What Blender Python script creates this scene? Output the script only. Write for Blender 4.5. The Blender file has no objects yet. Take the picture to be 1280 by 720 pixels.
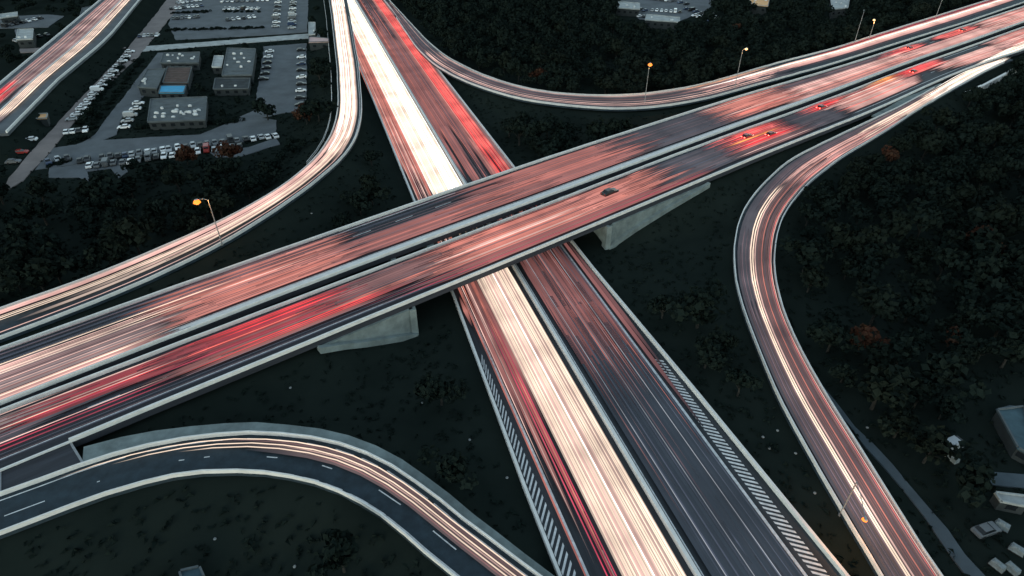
import bpy, bmesh, math, random
import numpy as np
from mathutils import Vector, Matrix
from mathutils.geometry import tessellate_polygon
random.seed(7); rng = np.random.default_rng(7)
sc = bpy.context.scene
COL = sc.collection
# ---------------------------------------------------------------- camera
cd = bpy.data.cameras.new('camera'); cam = bpy.data.objects.new('camera', cd); COL.objects.link(cam)
cd.sensor_width = 36; cd.lens = 780 / 1280 * 36; cd.clip_start = 1; cd.clip_end = 9000
cam.location = (0, 0, 87); cam.rotation_euler = (math.radians(90 - 35.676), 0, 0)
sc.camera = cam
# ---------------------------------------------------------------- dusk light
SUN_EL, SUN_AZ = math.radians(9), math.radians(205)
w = bpy.data.worlds.new('World'); sc.world = w; w.use_nodes = True
nt = w.node_tree; bg = nt.nodes['Background']
sky = nt.nodes.new('ShaderNodeTexSky'); sky.sky_type = 'NISHITA'; sky.sun_disc = False
sky.sun_elevation = SUN_EL; sky.sun_rotation = SUN_AZ; sky.ozone_density = 3.0; sky.air_density = 1.3
hs = nt.nodes.new('ShaderNodeHueSaturation'); hs.inputs['Saturation'].default_value = .5; nt.links.new(sky.outputs[0], hs.inputs['Color'])
tn = nt.nodes.new('ShaderNodeMix'); tn.data_type = 'RGBA'; tn.blend_type = 'MULTIPLY'; tn.inputs['Factor'].default_value = 1; tn.inputs[7].default_value = (.93, 1.04, 1, 1)
nt.links.new(hs.outputs[0], tn.inputs[6]); nt.links.new(tn.outputs[2], bg.inputs[0]); bg.inputs[1].default_value = 0.25
sl = bpy.data.lights.new('sun', 'SUN'); sl.energy = 0.05; sl.angle = math.radians(20); sl.color = (1, .95, .9)
so = bpy.data.objects.new('sun', sl); COL.objects.link(so)
sd = Vector((math.sin(SUN_AZ) * math.cos(SUN_EL), math.cos(SUN_AZ) * math.cos(SUN_EL), math.sin(SUN_EL)))
so.rotation_euler = sd.to_track_quat('Z', 'Y').to_euler()
sc.view_settings.view_transform = 'Standard'; sc.view_settings.look = 'None'
sc.view_settings.exposure = 0.55; sc.view_settings.gamma = 1
sc.cycles.max_bounces = 4; sc.cycles.diffuse_bounces = 2; sc.cycles.sample_clamp_indirect = 3

# ---------------------------------------------------------------- helpers
def mat(name, col, rough=.8, var=.25, scale=1., bump=0, spec=.3, streak=None, metal=0, col2=None, detail=6):
    m = bpy.data.materials.new(name); m.use_nodes = True; n = m.node_tree; b = n.nodes['Principled BSDF']
    b.inputs['Roughness'].default_value = rough; b.inputs['Specular IOR Level'].default_value = spec
    b.inputs['Metallic'].default_value = metal
    tc = n.nodes.new('ShaderNodeTexCoord'); no = n.nodes.new('ShaderNodeTexNoise')
    no.inputs['Scale'].default_value = scale; no.inputs['Detail'].default_value = detail; no.inputs['Roughness'].default_value = .62
    mp = n.nodes.new('ShaderNodeMapping'); n.links.new(tc.outputs['Object'], mp.inputs[0]); n.links.new(mp.outputs[0], no.inputs['Vector'])
    if streak is not None:
        mp.vector_type = 'TEXTURE'; mp.inputs['Rotation'].default_value = (0, 0, streak); mp.inputs['Scale'].default_value = (14, 1, 1)
    r = n.nodes.new('ShaderNodeValToRGB'); n.links.new(no.outputs['Fac'], r.inputs[0])
    c2 = col2 or [c * (1 + var) for c in col]
    r.color_ramp.elements[0].position = .32; r.color_ramp.elements[1].position = .68
    r.color_ramp.elements[0].color = (*[c * (1 - var) for c in col], 1); r.color_ramp.elements[1].color = (*c2, 1)
    n.links.new(r.outputs[0], b.inputs['Base Color'])
    if bump:
        bp = n.nodes.new('ShaderNodeBump'); bp.inputs['Strength'].default_value = bump
        n.links.new(no.outputs['Fac'], bp.inputs['Height']); n.links.new(bp.outputs[0], b.inputs['Normal'])
    return m
def glow(name, col, k, sample=True, vary=.45, scale=.09, power=True):
    m = bpy.data.materials.new(name); m.use_nodes = True; n = m.node_tree; b = n.nodes['Principled BSDF']
    b.inputs['Base Color'].default_value = (.045, .05, .06, 1); b.inputs['Specular IOR Level'].default_value = 0
    b.inputs['Emission Color'].default_value = (*col, 1); b.inputs['Emission Strength'].default_value = k
    if vary:
        tc = n.nodes.new('ShaderNodeTexCoord'); no = n.nodes.new('ShaderNodeTexNoise'); no.inputs['Scale'].default_value = scale
        no.inputs['Detail'].default_value = 3
        mr = n.nodes.new('ShaderNodeMapRange'); mr.inputs[1].default_value = .3; mr.inputs[2].default_value = .7
        k *= .72; mr.inputs[3].default_value = k * (1 - vary); mr.inputs[4].default_value = k * (1 + vary)
        n.links.new(tc.outputs['Object'], no.inputs['Vector']); n.links.new(no.outputs['Fac'], mr.inputs[0])
        at_ = n.nodes.new('ShaderNodeAttribute'); at_.attribute_name = 'power'; mu = n.nodes.new('ShaderNodeMath'); mu.operation = 'MULTIPLY'
        n.links.new(mr.outputs[0], mu.inputs[0]); n.links.new(at_.outputs['Fac'], mu.inputs[1]); n.links.new(mu.outputs[0], b.inputs['Emission Strength'])
    m.cycles.emission_sampling = 'FRONT_BACK' if sample else 'NONE'
    return m
HWA = math.atan2(-600.6, 196.65)            # heading of the lower highway
M = dict(
 asphalt=mat('asphalt', (.03, .035, .042), .75, .35, .9, streak=HWA),
 asphalt_deck=mat('asphalt_deck', (.031, .034, .043), .72, .35, .9, streak=math.radians(38)),
 asphalt_ramp=mat('asphalt_ramp', (.021, .035, .046), .75, .3, .5),
 lot=mat('worn_lot_asphalt', (.092, .104, .116), .9, .22, .12),
 lot_warm=mat('warm_road_surface', (.19, .165, .16), .9, .18, .15),
 path=mat('path_asphalt', (.06, .08, .095), .9, .15, .3),
 concrete=mat('barrier_concrete', (.68, .67, .65), .85, .1, .5),
 concrete_old=mat('weathered_concrete', (.165, .20, .20), .9, .3, .35, bump=.2),
 paint=mat('road_paint', (.62, .63, .64), .6, .25, 1.2),
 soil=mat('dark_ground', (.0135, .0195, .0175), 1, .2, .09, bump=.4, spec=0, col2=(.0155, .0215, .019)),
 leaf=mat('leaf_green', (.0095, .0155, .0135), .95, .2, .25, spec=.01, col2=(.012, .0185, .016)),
 leaf2=mat('leaf_olive', (.0105, .0155, .0125), .95, .25, .25, spec=.02),
 leafr=mat('leaf_russet', (.13, .035, .022), .9, .6, .5, spec=.02, col2=(.05, .035, .024)),
 bark=mat('bark', (.022, .022, .02), 1, .3, 2),
 roof_grey=mat('grey_roof', (.085, .1, .108), .9, .25, .3), roof_dark=mat('dark_roof', (.035, .043, .048), .9, .3, .3),
 roof_pale=mat('pale_roof', (.33, .35, .35), .85, .25, .3), roof_brown=mat('brown_roof', (.085, .058, .05), .9, .3, .4),
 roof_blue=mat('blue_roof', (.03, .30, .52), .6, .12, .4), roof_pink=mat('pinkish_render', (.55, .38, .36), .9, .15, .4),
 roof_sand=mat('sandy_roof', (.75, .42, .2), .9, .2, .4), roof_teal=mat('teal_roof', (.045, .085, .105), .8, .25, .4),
 wall=mat('painted_wall', (.03, .036, .038), .9, .2, .5), unit=mat('roof_unit_metal', (.55, .57, .58), .5, .2, 1),
 glass=mat('dark_glass', (.012, .015, .018), .2, .1, 1, spec=.4), rubber=mat('tyre_rubber', (.012, .012, .012), .9, .1, 3),
 steel=mat('galvanised_steel', (.3, .31, .32), .5, .2, 2, metal=.6),
 car_white=mat('white_car_paint', (.78, .79, .8), .3, .04, 1, spec=.5), car_silver=mat('silver_car_paint', (.36, .38, .4), .35, .05, 1, spec=.5),
 car_dark=mat('black_car_paint', (.012, .013, .015), .3, .1, 1, spec=.5), car_blue=mat('navy_car_paint', (.02, .04, .09), .3, .1, 1, spec=.5),
 car_red=mat('red_car_paint', (.3, .03, .025), .3, .1, 1, spec=.5), car_grey=mat('grey_car_paint', (.1, .11, .12), .35, .1, 1, spec=.5),
 tarp=mat('grey_tarpaulin', (.2, .23, .24), .8, .3, 1.5),
 rock=mat('pale_rock', (.2, .21, .21), .95, .3, 2, bump=.4),
)
G = dict(
 hot=glow('white_hot_trail', (1, .92, .82), 2.0, vary=.15), cream=glow('cream_trail', (1, .76, .58), 1.15, vary=.3),
 pinkw=glow('pinkish_white_trail', (1, .62, .53), .8, vary=.35), salmon=glow('salmon_trail', (1, .30, .22), .52, False),
 dull=glow('dull_rose_trail', (1, .45, .42), .2, False), mauve=glow('mauve_trail', (.8, .5, .56), .17, False),
 red=glow('red_trail', (1, .045, .05), .95, vary=.4), coral=glow('coral_trail', (1, .16, .12), .75, vary=.4),
 crimson=glow('crimson_trail', (1, .08, .16), .42, vary=.4), orange=glow('orange_trail', (1, .36, .08), 1.1),
 slate=glow('slate_trail', (.3, .36, .52), .12, False),
 w_hot=glow('wide_white_glow', (1, .92, .84), 1.15, vary=.08), w_salmon=glow('wide_salmon_glow', (1, .36, .29), .62, False, vary=.2, scale=.05), w_rose=glow('wide_rose_glow', (1, .50, .48), .2, False, vary=.25, scale=.05), w_red=glow('wide_red_glow', (1, .15, .16), .27, False, vary=.35), w_coral=glow('wide_coral_glow', (1, .19, .17), .9, False, vary=.3), w_orange=glow('wide_orange_glow', (1, .34, .12), 1.0, False, vary=.3), w_grey=glow('wide_grey_rose_glow', (1, .74, .73), .27, False, vary=.3), w_fade=glow('wide_fading_glow', (1, .36, .32), .24, False, vary=.2, scale=.05),
 w_pink=glow('wide_pink_glow', (1, .52, .46), .72, False, vary=.25), w_cream=glow('wide_cream_glow', (1, .74, .60), .5, True, vary=.15), pale=glow('pale_line_trail', (.85, .9, 1), .3, False), w_slate=glow('wide_slate_glow', (.45, .6, .8), .035, False, vary=.3),
 w_salm2=glow('wide_dusty_salmon_glow', (1, .36, .31), .4, False, vary=.25, scale=.05), w_dim=glow('wide_dim_glow', (1, .64, .60), .1, False, vary=.25), w_mauve=glow('wide_mauve_glow', (.8, .72, .82), .075, False, vary=.3),
 w_brown=glow('wide_brown_glow', (1, .36, .31), .28, False, vary=.25, scale=.05))
def link(name, me, m=None, parent=None):
    o = bpy.data.objects.new(name, me); COL.objects.link(o)
    if m is not None and me is not None:
        for q in (m if isinstance(m, (list, tuple)) else [m]): me.materials.append(q)
    if parent: o.parent = parent
    return o
def tag(o, label=None, cat=None, group=None, kind=None):
    if label: o['label'] = label
    if cat: o['category'] = cat
    if group: o['group'] = group
    if kind: o['kind'] = kind
    return o
def mesh(name, v, f):
    me = bpy.data.meshes.new(name); me.from_pydata([tuple(map(float, p)) for p in v], [], [tuple(q) for q in f]); me.update(); return me
class MB:
    def __init__(s): s.v = []; s.f = []; s.mi = []
    def add(s, v, f, mi=0):
        k = len(s.v); s.v += [tuple(p) for p in v]; s.f += [tuple(i + k for i in q) for q in f]; s.mi += [mi] * len(f)
    def box(s, c, d, rz=0, mi=0, taper=1):
        x, y, z = (a / 2 for a in d); C, S = math.cos(rz), math.sin(rz); v = []
        for sz in (-1, 1):
            t = taper if sz > 0 else 1
            for sx, sy in ((-1, -1), (1, -1), (1, 1), (-1, 1)):
                a, b = sx * x * t, sy * y * t; v.append((c[0] + a * C - b * S, c[1] + a * S + b * C, c[2] + sz * z))
        s.add(v, [(3, 2, 1, 0), (4, 5, 6, 7), (0, 1, 5, 4), (1, 2, 6, 5), (2, 3, 7, 6), (3, 0, 4, 7)], mi)
    def prism(s, poly, z0, z1, mi=0):
        n = len(poly)
        a = sum(poly[i][0] * poly[(i + 1) % n][1] - poly[(i + 1) % n][0] * poly[i][1] for i in range(n))
        if a < 0: poly = poly[::-1]
        s.add([(p[0], p[1], z0) for p in poly] + [(p[0], p[1], z1) for p in poly],
              [tuple(range(n))[::-1], tuple(range(n, 2 * n))] + [(i, (i + 1) % n, n + (i + 1) % n, n + i) for i in range(n)], mi)
    def tube(s, pts, rad, n=6, mi=0):
        pts = [Vector(p) for p in pts]; k = len(s.v)
        for i, p in enumerate(pts):
            d = (pts[min(i + 1, len(pts) - 1)] - pts[max(i - 1, 0)]).normalized()
            a = d.orthogonal().normalized() if abs(d.z) > .95 else d.cross(Vector((0, 0, 1))).normalized(); b = d.cross(a)
            r = rad[i] if isinstance(rad, (list, tuple)) else rad
            for j in range(n):
                t = 2 * math.pi * j / n; s.v.append(tuple(p + a * (r * math.cos(t)) + b * (r * math.sin(t))))
        for i in range(len(pts) - 1):
            for j in range(n):
                s.f.append((k + i * n + j, k + i * n + (j + 1) % n, k + (i + 1) * n + (j + 1) % n, k + (i + 1) * n + j)); s.mi.append(mi)
        s.f.append(tuple(k + j for j in range(n))[::-1]); s.f.append(tuple(k + (len(pts) - 1) * n + j for j in range(n))); s.mi += [mi, mi]
    def build(s, name, m, parent=None):
        me = mesh(name, s.v, s.f); o = link(name, me, m, parent)
        if any(s.mi): me.polygons.foreach_set('material_index', s.mi)
        return o

# measured road edges and footprints, in metres
DATA = {"D":{"hw":[[-151.27,592.73,0.3],[45.38,-7.87,0.3]],
"dn":[[[-143.7,51.4,8.0],[-139.9,54.5,8.0],[-136.0,57.7,8.0],[-132.2,60.9,8.0],[-128.3,64.1,8.0],[-124.5,67.3,8.0],[-120.7,70.5,8.0],[-116.8,73.7,8.0],[-113.0,76.9,8.0],[-109.1,80.1,8.0],[-105.3,83.3,8.0],[-101.4,86.5,8.0],[-97.6,89.6,8.0],[-93.7,92.8,8.0],[-89.9,96.0,8.0],[-86.0,99.2,8.0],[-82.2,102.4,8.0],[-78.3,105.6,8.0],[-74.5,108.8,8.0],[-70.6,112.0,8.0],[-66.7,115.1,8.0],[-62.9,118.3,8.0],[-59.0,121.5,8.0],[-55.2,124.7,8.0],[-51.3,127.8,8.0],[-47.4,131.0,8.0],[-43.5,134.2,8.0],[-39.7,137.3,8.0],[-35.8,140.5,8.0],[-31.9,143.6,8.0],[-28.0,146.8,8.0],[-24.1,149.9,8.0],[-20.3,153.1,8.0],[-16.4,156.2,8.0],[-12.5,159.3,8.0],[-8.5,162.4,8.0],[-4.6,165.5,8.0],[-0.7,168.6,8.0],[3.2,171.7,8.0],[7.2,174.8,8.0],[11.1,177.9,8.0],[15.1,180.9,8.0],[19.1,183.9,8.0],[23.0,187.0,8.0],[27.0,190.0,8.0],[31.0,193.0,8.0],[35.0,196.0,8.0],[39.0,199.0,8.0],[43.0,202.0,8.0],[47.0,205.0,8.0],[51.0,208.0,8.0],[55.0,211.0,8.0],[59.0,214.0,8.0],[63.0,217.0,8.0],[67.0,220.0,8.0],[71.0,222.9,8.0],[75.1,225.9,8.0],[79.1,228.9,8.0],[83.1,231.8,8.0],[87.2,234.7,8.0],[91.3,237.6,8.0],[95.4,240.5,8.0],[99.5,243.3,8.0],[103.6,246.2,8.0],[107.7,249.0,8.0],[111.8,251.9,8.0],[115.9,254.7,8.0],[120.0,257.6,8.0],[124.1,260.4,8.0],[128.2,263.3,8.0],[132.3,266.2,8.0],[136.3,269.1,8.0],[140.4,272.0,8.0],[144.4,274.9,8.0],[148.5,277.9,8.0],[152.5,280.8,8.0],[156.5,283.8,8.0],[160.5,286.8,8.0],[164.5,289.8,8.0],[168.5,292.8,8.0],[172.5,295.8,8.0],[176.5,298.8,8.0],[180.5,301.8,8.0],[184.5,304.8,8.0],[188.5,307.9,8.0],[192.5,310.9,8.0],[196.5,313.9,8.0],[200.5,316.9,8.0],[204.4,319.9,8.0],[208.4,323.0,8.0],[212.4,326.0,8.0],[216.4,329.0,8.0],[220.4,332.0,8.0],[224.4,335.0,8.0],[228.3,338.1,8.0],[232.3,341.1,8.0],[236.3,344.1,8.0],[240.3,347.1,8.0],[244.3,350.1,8.0],[248.3,353.2,8.0],[252.3,356.2,8.0],[256.2,359.2,8.0],[260.2,362.2,8.0],[264.2,365.2,8.0],[268.2,368.2,8.0],[272.2,371.3,8.0],[276.2,374.3,8.0],[280.2,377.3,8.0],[284.2,380.3,8.0],[288.1,383.3,8.0],[292.1,386.3,8.0],[296.1,389.4,8.0],[300.1,392.4,8.0],[304.1,395.4,8.0],[308.1,398.4,8.0]],
[[-133.5,37.7,8.0],[-129.6,40.9,8.0],[-125.8,44.1,8.0],[-121.9,47.3,8.0],[-118.1,50.5,8.0],[-114.2,53.7,8.0],[-110.4,56.9,8.0],[-106.5,60.0,8.0],[-102.7,63.2,8.0],[-98.8,66.4,8.0],[-95.0,69.6,8.0],[-91.1,72.8,8.0],[-87.3,76.0,8.0],[-83.4,79.2,8.0],[-79.6,82.4,8.0],[-75.7,85.6,8.0],[-71.8,88.8,8.0],[-68.0,92.0,8.0],[-64.1,95.1,8.0],[-60.2,98.3,8.0],[-56.4,101.4,8.0],[-52.5,104.6,8.0],[-48.6,107.7,8.0],[-44.6,110.8,8.0],[-40.7,113.9,8.0],[-36.8,117.0,8.0],[-32.8,120.1,8.0],[-28.9,123.2,8.0],[-24.9,126.2,8.0],[-21.0,129.3,8.0],[-17.0,132.3,8.0],[-13.0,135.4,8.0],[-9.0,138.4,8.0],[-5.0,141.4,8.0],[-1.0,144.4,8.0],[3.0,147.4,8.0],[7.0,150.5,8.0],[10.9,153.5,8.0],[14.9,156.5,8.0],[18.9,159.6,8.0],[22.9,162.6,8.0],[26.0,165.1,8.0],[30.0,168.1,8.0],[33.9,171.2,8.0],[37.9,174.2,8.0],[41.9,177.3,8.0],[45.8,180.3,8.0],[49.8,183.4,8.0],[53.8,186.4,8.0],[57.8,189.5,8.0],[61.7,192.5,8.0],[65.7,195.5,8.0],[69.7,198.6,8.0],[73.7,201.6,8.0],[77.7,204.6,8.0],[81.7,207.6,8.0],[85.7,210.6,8.0],[89.7,213.6,8.0],[93.7,216.6,8.0],[97.7,219.6,8.0],[101.7,222.6,8.0],[105.7,225.6,8.0],[108.9,228.1,8.0],[112.9,231.1,8.0],[116.8,234.1,8.0],[120.8,237.2,8.0],[124.8,240.2,8.0],[128.7,243.3,8.0],[133.4,247.0,8.0],[137.4,250.1,8.0],[141.3,253.2,8.0],[145.2,256.3,8.0],[149.2,259.4,8.0],[153.1,262.5,8.0],[157.0,265.6,8.0],[161.0,268.7,8.0],[164.9,271.7,8.0],[168.9,274.8,8.0],[172.9,277.8,8.0],[176.8,280.9,8.0],[180.8,283.9,8.0],[184.9,286.9,8.0],[188.9,289.9,8.0],[192.9,292.8,8.0],[196.9,295.8,8.0],[201.0,298.8,8.0],[205.0,301.7,8.0],[209.0,304.7,8.0],[213.0,307.7,8.0],[217.1,310.6,8.0],[221.1,313.6,8.0],[225.1,316.6,8.0],[229.1,319.6,8.0],[233.1,322.6,8.0],[237.1,325.6,8.0],[241.1,328.6,8.0],[245.1,331.7,8.0],[249.1,334.7,8.0],[253.1,337.7,8.0],[257.0,340.7,8.0],[261.0,343.8,8.0],[265.0,346.8,8.0],[269.0,349.8,8.0],[273.0,352.8,8.0],[277.0,355.9,8.0],[281.0,358.9,8.0],[285.0,361.9,8.0],[288.9,364.9,8.0],[292.9,367.9,8.0],[296.9,370.9,8.0],[300.9,374.0,8.0],[304.9,377.0,8.0],[308.9,380.0,8.0],[312.9,383.0,8.0],[316.9,386.0,8.0]]],
"ds":[[[-134.4,37.1,8.0],[-130.5,40.1,8.0],[-126.5,43.2,8.0],[-122.6,46.2,8.0],[-118.6,49.3,8.0],[-114.6,52.3,8.0],[-110.7,55.4,8.0],[-106.7,58.4,8.0],[-102.8,61.5,8.0],[-98.8,64.5,8.0],[-94.8,67.6,8.0],[-90.9,70.6,8.0],[-86.9,73.7,8.0],[-83.0,76.8,8.0],[-79.0,79.8,8.0],[-75.0,82.9,8.0],[-71.1,85.9,8.0],[-67.1,89.0,8.0],[-63.2,92.1,8.0],[-59.2,95.1,8.0],[-55.2,98.2,8.0],[-51.3,101.3,8.0],[-47.3,104.3,8.0],[-43.3,107.4,8.0],[-39.4,110.4,8.0],[-35.4,113.5,8.0],[-31.4,116.5,8.0],[-27.5,119.6,8.0],[-23.5,122.6,8.0],[-19.5,125.7,8.0],[-15.5,128.7,8.0],[-11.6,131.7,8.0],[-7.6,134.8,8.0],[-3.6,137.8,8.0],[0.4,140.9,8.0],[4.3,143.9,8.0],[8.3,147.0,8.0],[12.2,150.1,8.0],[16.2,153.2,8.0],[20.1,156.3,8.0],[24.0,159.4,8.0],[27.9,162.5,8.0],[31.9,165.6,8.0],[35.8,168.7,8.0],[39.7,171.8,8.0],[43.7,174.9,8.0],[47.6,177.9,8.0],[51.6,181.0,8.0],[55.6,184.0,8.0],[59.6,187.0,8.0],[63.6,190.1,8.0],[67.6,193.1,8.0],[71.6,196.1,8.0],[75.6,199.0,8.0],[79.6,202.0,8.0],[83.7,205.0,8.0],[87.7,208.0,8.0],[91.7,210.9,8.0],[95.8,213.9,8.0],[99.8,216.9,8.0],[103.8,219.8,8.0],[107.8,222.8,8.0],[111.8,225.8,8.0],[115.8,228.8,8.0],[119.8,231.9,8.0],[123.8,234.9,8.0],[127.8,238.0,8.0],[131.7,241.0,8.0],[135.7,244.1,8.0],[139.6,247.2,8.0],[143.5,250.3,8.0],[147.5,253.4,8.0],[151.4,256.4,8.0],[155.4,259.5,8.0],[159.3,262.6,8.0],[163.3,265.6,8.0],[167.3,268.7,8.0],[171.3,271.7,8.0],[175.2,274.7,8.0],[179.3,277.8,8.0],[183.3,280.8,8.0],[187.3,283.7,8.0],[191.3,286.7,8.0],[195.3,289.7,8.0],[199.4,292.7,8.0],[203.4,295.6,8.0],[207.4,298.6,8.0],[211.4,301.6,8.0],[215.5,304.6,8.0],[219.5,307.6,8.0],[223.5,310.5,8.0],[227.5,313.5,8.0],[231.5,316.5,8.0],[235.5,319.5,8.0],[239.6,322.5,8.0],[243.6,325.4,8.0],[247.6,328.4,8.0],[251.6,331.4,8.0],[255.6,334.4,8.0],[259.6,337.4,8.0],[263.6,340.3,8.0],[267.7,343.3,8.0],[271.7,346.3,8.0]],
[[-125.5,25.4,8.0],[-121.5,28.5,8.0],[-117.6,31.5,8.0],[-113.6,34.6,8.0],[-109.7,37.7,8.0],[-105.7,40.7,8.0],[-101.7,43.8,8.0],[-97.8,46.8,8.0],[-93.8,49.9,8.0],[-89.9,52.9,8.0],[-85.9,56.0,8.0],[-81.9,59.0,8.0],[-78.0,62.1,8.0],[-74.0,65.1,8.0],[-70.0,68.1,8.0],[-66.0,71.1,8.0],[-62.0,74.2,8.0],[-58.0,77.2,8.0],[-54.0,80.2,8.0],[-50.0,83.2,8.0],[-46.0,86.2,8.0],[-42.0,89.2,8.0],[-38.0,92.2,8.0],[-34.0,95.3,8.0],[-30.8,97.7,8.0],[-26.8,100.7,8.0],[-22.8,103.7,8.0],[-18.8,106.7,8.0],[-14.8,109.7,8.0],[-10.8,112.7,8.0],[-6.8,115.7,8.0],[-2.8,118.7,8.0],[1.2,121.8,8.0],[5.2,124.8,8.0],[9.2,127.8,8.0],[14.0,131.5,8.0],[18.0,134.5,8.0],[21.9,137.5,8.0],[25.9,140.6,8.0],[29.9,143.6,8.0],[33.9,146.7,8.0],[37.9,149.7,8.0],[41.8,152.8,8.0],[45.8,155.8,8.0],[49.8,158.9,8.0],[53.7,161.9,8.0],[56.9,164.4,8.0],[60.9,167.4,8.0],[64.9,170.5,8.0],[68.8,173.5,8.0],[72.8,176.6,8.0],[76.8,179.6,8.0],[80.8,182.6,8.0],[84.8,185.6,8.0],[88.8,188.6,8.0],[92.9,191.6,8.0],[96.9,194.5,8.0],[100.9,197.5,8.0],[105.0,200.4,8.0],[109.0,203.4,8.0],[113.0,206.4,8.0],[117.1,209.3,8.0],[121.1,212.3,8.0],[125.1,215.3,8.0],[129.1,218.4,8.0],[133.0,221.4,8.0],[137.0,224.5,8.0],[140.9,227.6,8.0],[145.6,231.4,8.0],[149.5,234.5,8.0],[153.4,237.7,8.0],[157.3,240.8,8.0],[161.2,244.0,8.0],[164.3,246.5,8.0],[168.2,249.6,8.0],[172.1,252.7,8.0],[176.0,255.8,8.0],[180.0,258.9,8.0],[184.0,261.9,8.0],[188.0,264.9,8.0],[192.0,267.9,8.0],[196.1,270.8,8.0],[200.1,273.7,8.0],[204.2,276.6,8.0],[208.4,279.4,8.0],[212.5,282.2,8.0],[216.7,285.0,8.0],[220.8,287.8,8.0],[225.0,290.6,8.0],[229.1,293.4,8.0],[233.3,296.1,8.0],[237.3,299.1,8.0],[241.3,302.1,8.0],[245.4,305.1,8.0],[249.4,308.1,8.0],[253.4,311.0,8.0],[257.4,314.0,8.0],[261.4,317.0,8.0],[265.4,320.0,8.0],[269.4,323.0,8.0],[273.5,325.9,8.0],[277.5,328.9,8.0],[281.5,331.9,8.0]]],
"rl":[[[-144.8,535.1,0.4],[-143.5,530.3,0.5],[-142.3,525.5,0.5],[-141.0,520.6,0.6],[-139.7,515.8,0.6],[-138.4,511.0,0.7],[-137.1,506.1,0.7],[-135.8,501.3,0.7],[-134.5,496.5,0.8],[-133.2,491.7,0.8],[-131.9,486.8,0.9],[-130.7,482.0,0.9],[-129.4,477.2,1.0],[-128.1,472.3,1.0],[-126.8,467.5,1.0],[-125.5,462.7,1.1],[-124.2,457.8,1.1],[-122.9,453.0,1.2],[-121.6,448.2,1.2],[-120.3,443.3,1.3],[-119.0,438.5,1.4],[-117.7,433.7,1.5],[-116.4,428.8,1.6],[-115.1,424.0,1.8],[-113.8,419.2,1.9],[-112.5,414.4,2.0],[-111.2,409.5,2.1],[-109.9,404.7,2.2],[-108.6,399.9,2.4],[-107.3,395.0,2.5],[-106.0,390.2,2.6],[-104.8,385.4,2.8],[-103.5,380.5,2.9],[-102.2,375.7,3.1],[-101.0,370.9,3.2],[-99.7,366.0,3.4],[-98.4,361.2,3.5],[-97.2,356.3,3.7],[-95.9,351.5,3.8],[-94.6,346.7,3.9],[-93.4,341.8,4.1],[-92.1,337.0,4.2],[-90.8,332.2,4.4],[-89.6,327.3,4.5],[-88.3,322.5,4.7],[-87.0,317.6,4.8],[-85.8,312.8,5.0],[-84.5,308.0,5.1],[-83.2,303.1,5.3],[-82.0,298.3,5.4],[-80.7,293.4,5.6],[-79.4,288.6,5.7],[-78.2,283.8,5.9],[-76.9,278.9,6.0],[-75.7,274.1,6.1],[-74.5,269.2,6.3],[-73.3,264.4,6.4],[-72.2,259.5,6.5],[-71.0,254.6,6.6],[-69.8,249.8,6.8],[-68.6,244.9,6.9],[-67.4,240.1,7.0],[-66.3,235.2,7.1],[-65.1,230.3,7.3],[-64.1,225.4,7.4],[-63.1,220.5,7.5],[-62.2,215.6,7.6],[-61.4,210.7,7.6],[-60.7,205.7,7.7],[-60.1,200.8,7.8],[-59.7,195.8,7.8],[-59.5,190.8,7.9],[-59.5,185.8,7.9],[-59.7,180.9,7.9],[-60.2,175.9,8.0],[-60.9,171.0,8.0],[-62.0,166.2,8.0],[-63.3,161.4,8.0],[-64.9,156.7,8.0],[-66.8,152.1,8.0],[-69.0,147.6,8.0],[-71.3,143.2,8.0],[-73.9,138.9,8.0],[-76.7,134.8,8.0],[-79.6,130.7,8.0],[-82.7,126.8,8.0],[-85.7,122.9,8.0],[-88.9,119.0,8.0],[-92.2,115.2,8.0],[-95.6,111.6,8.0],[-99.2,108.1,8.0],[-102.9,104.8,8.0],[-106.5,101.3,8.0],[-110.1,97.9,8.0],[-113.8,94.5,8.0],[-117.4,91.0,8.0],[-121.0,87.6,8.0],[-124.7,84.1,8.0],[-128.3,80.7,8.0],[-131.9,77.3,8.0]],
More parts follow.
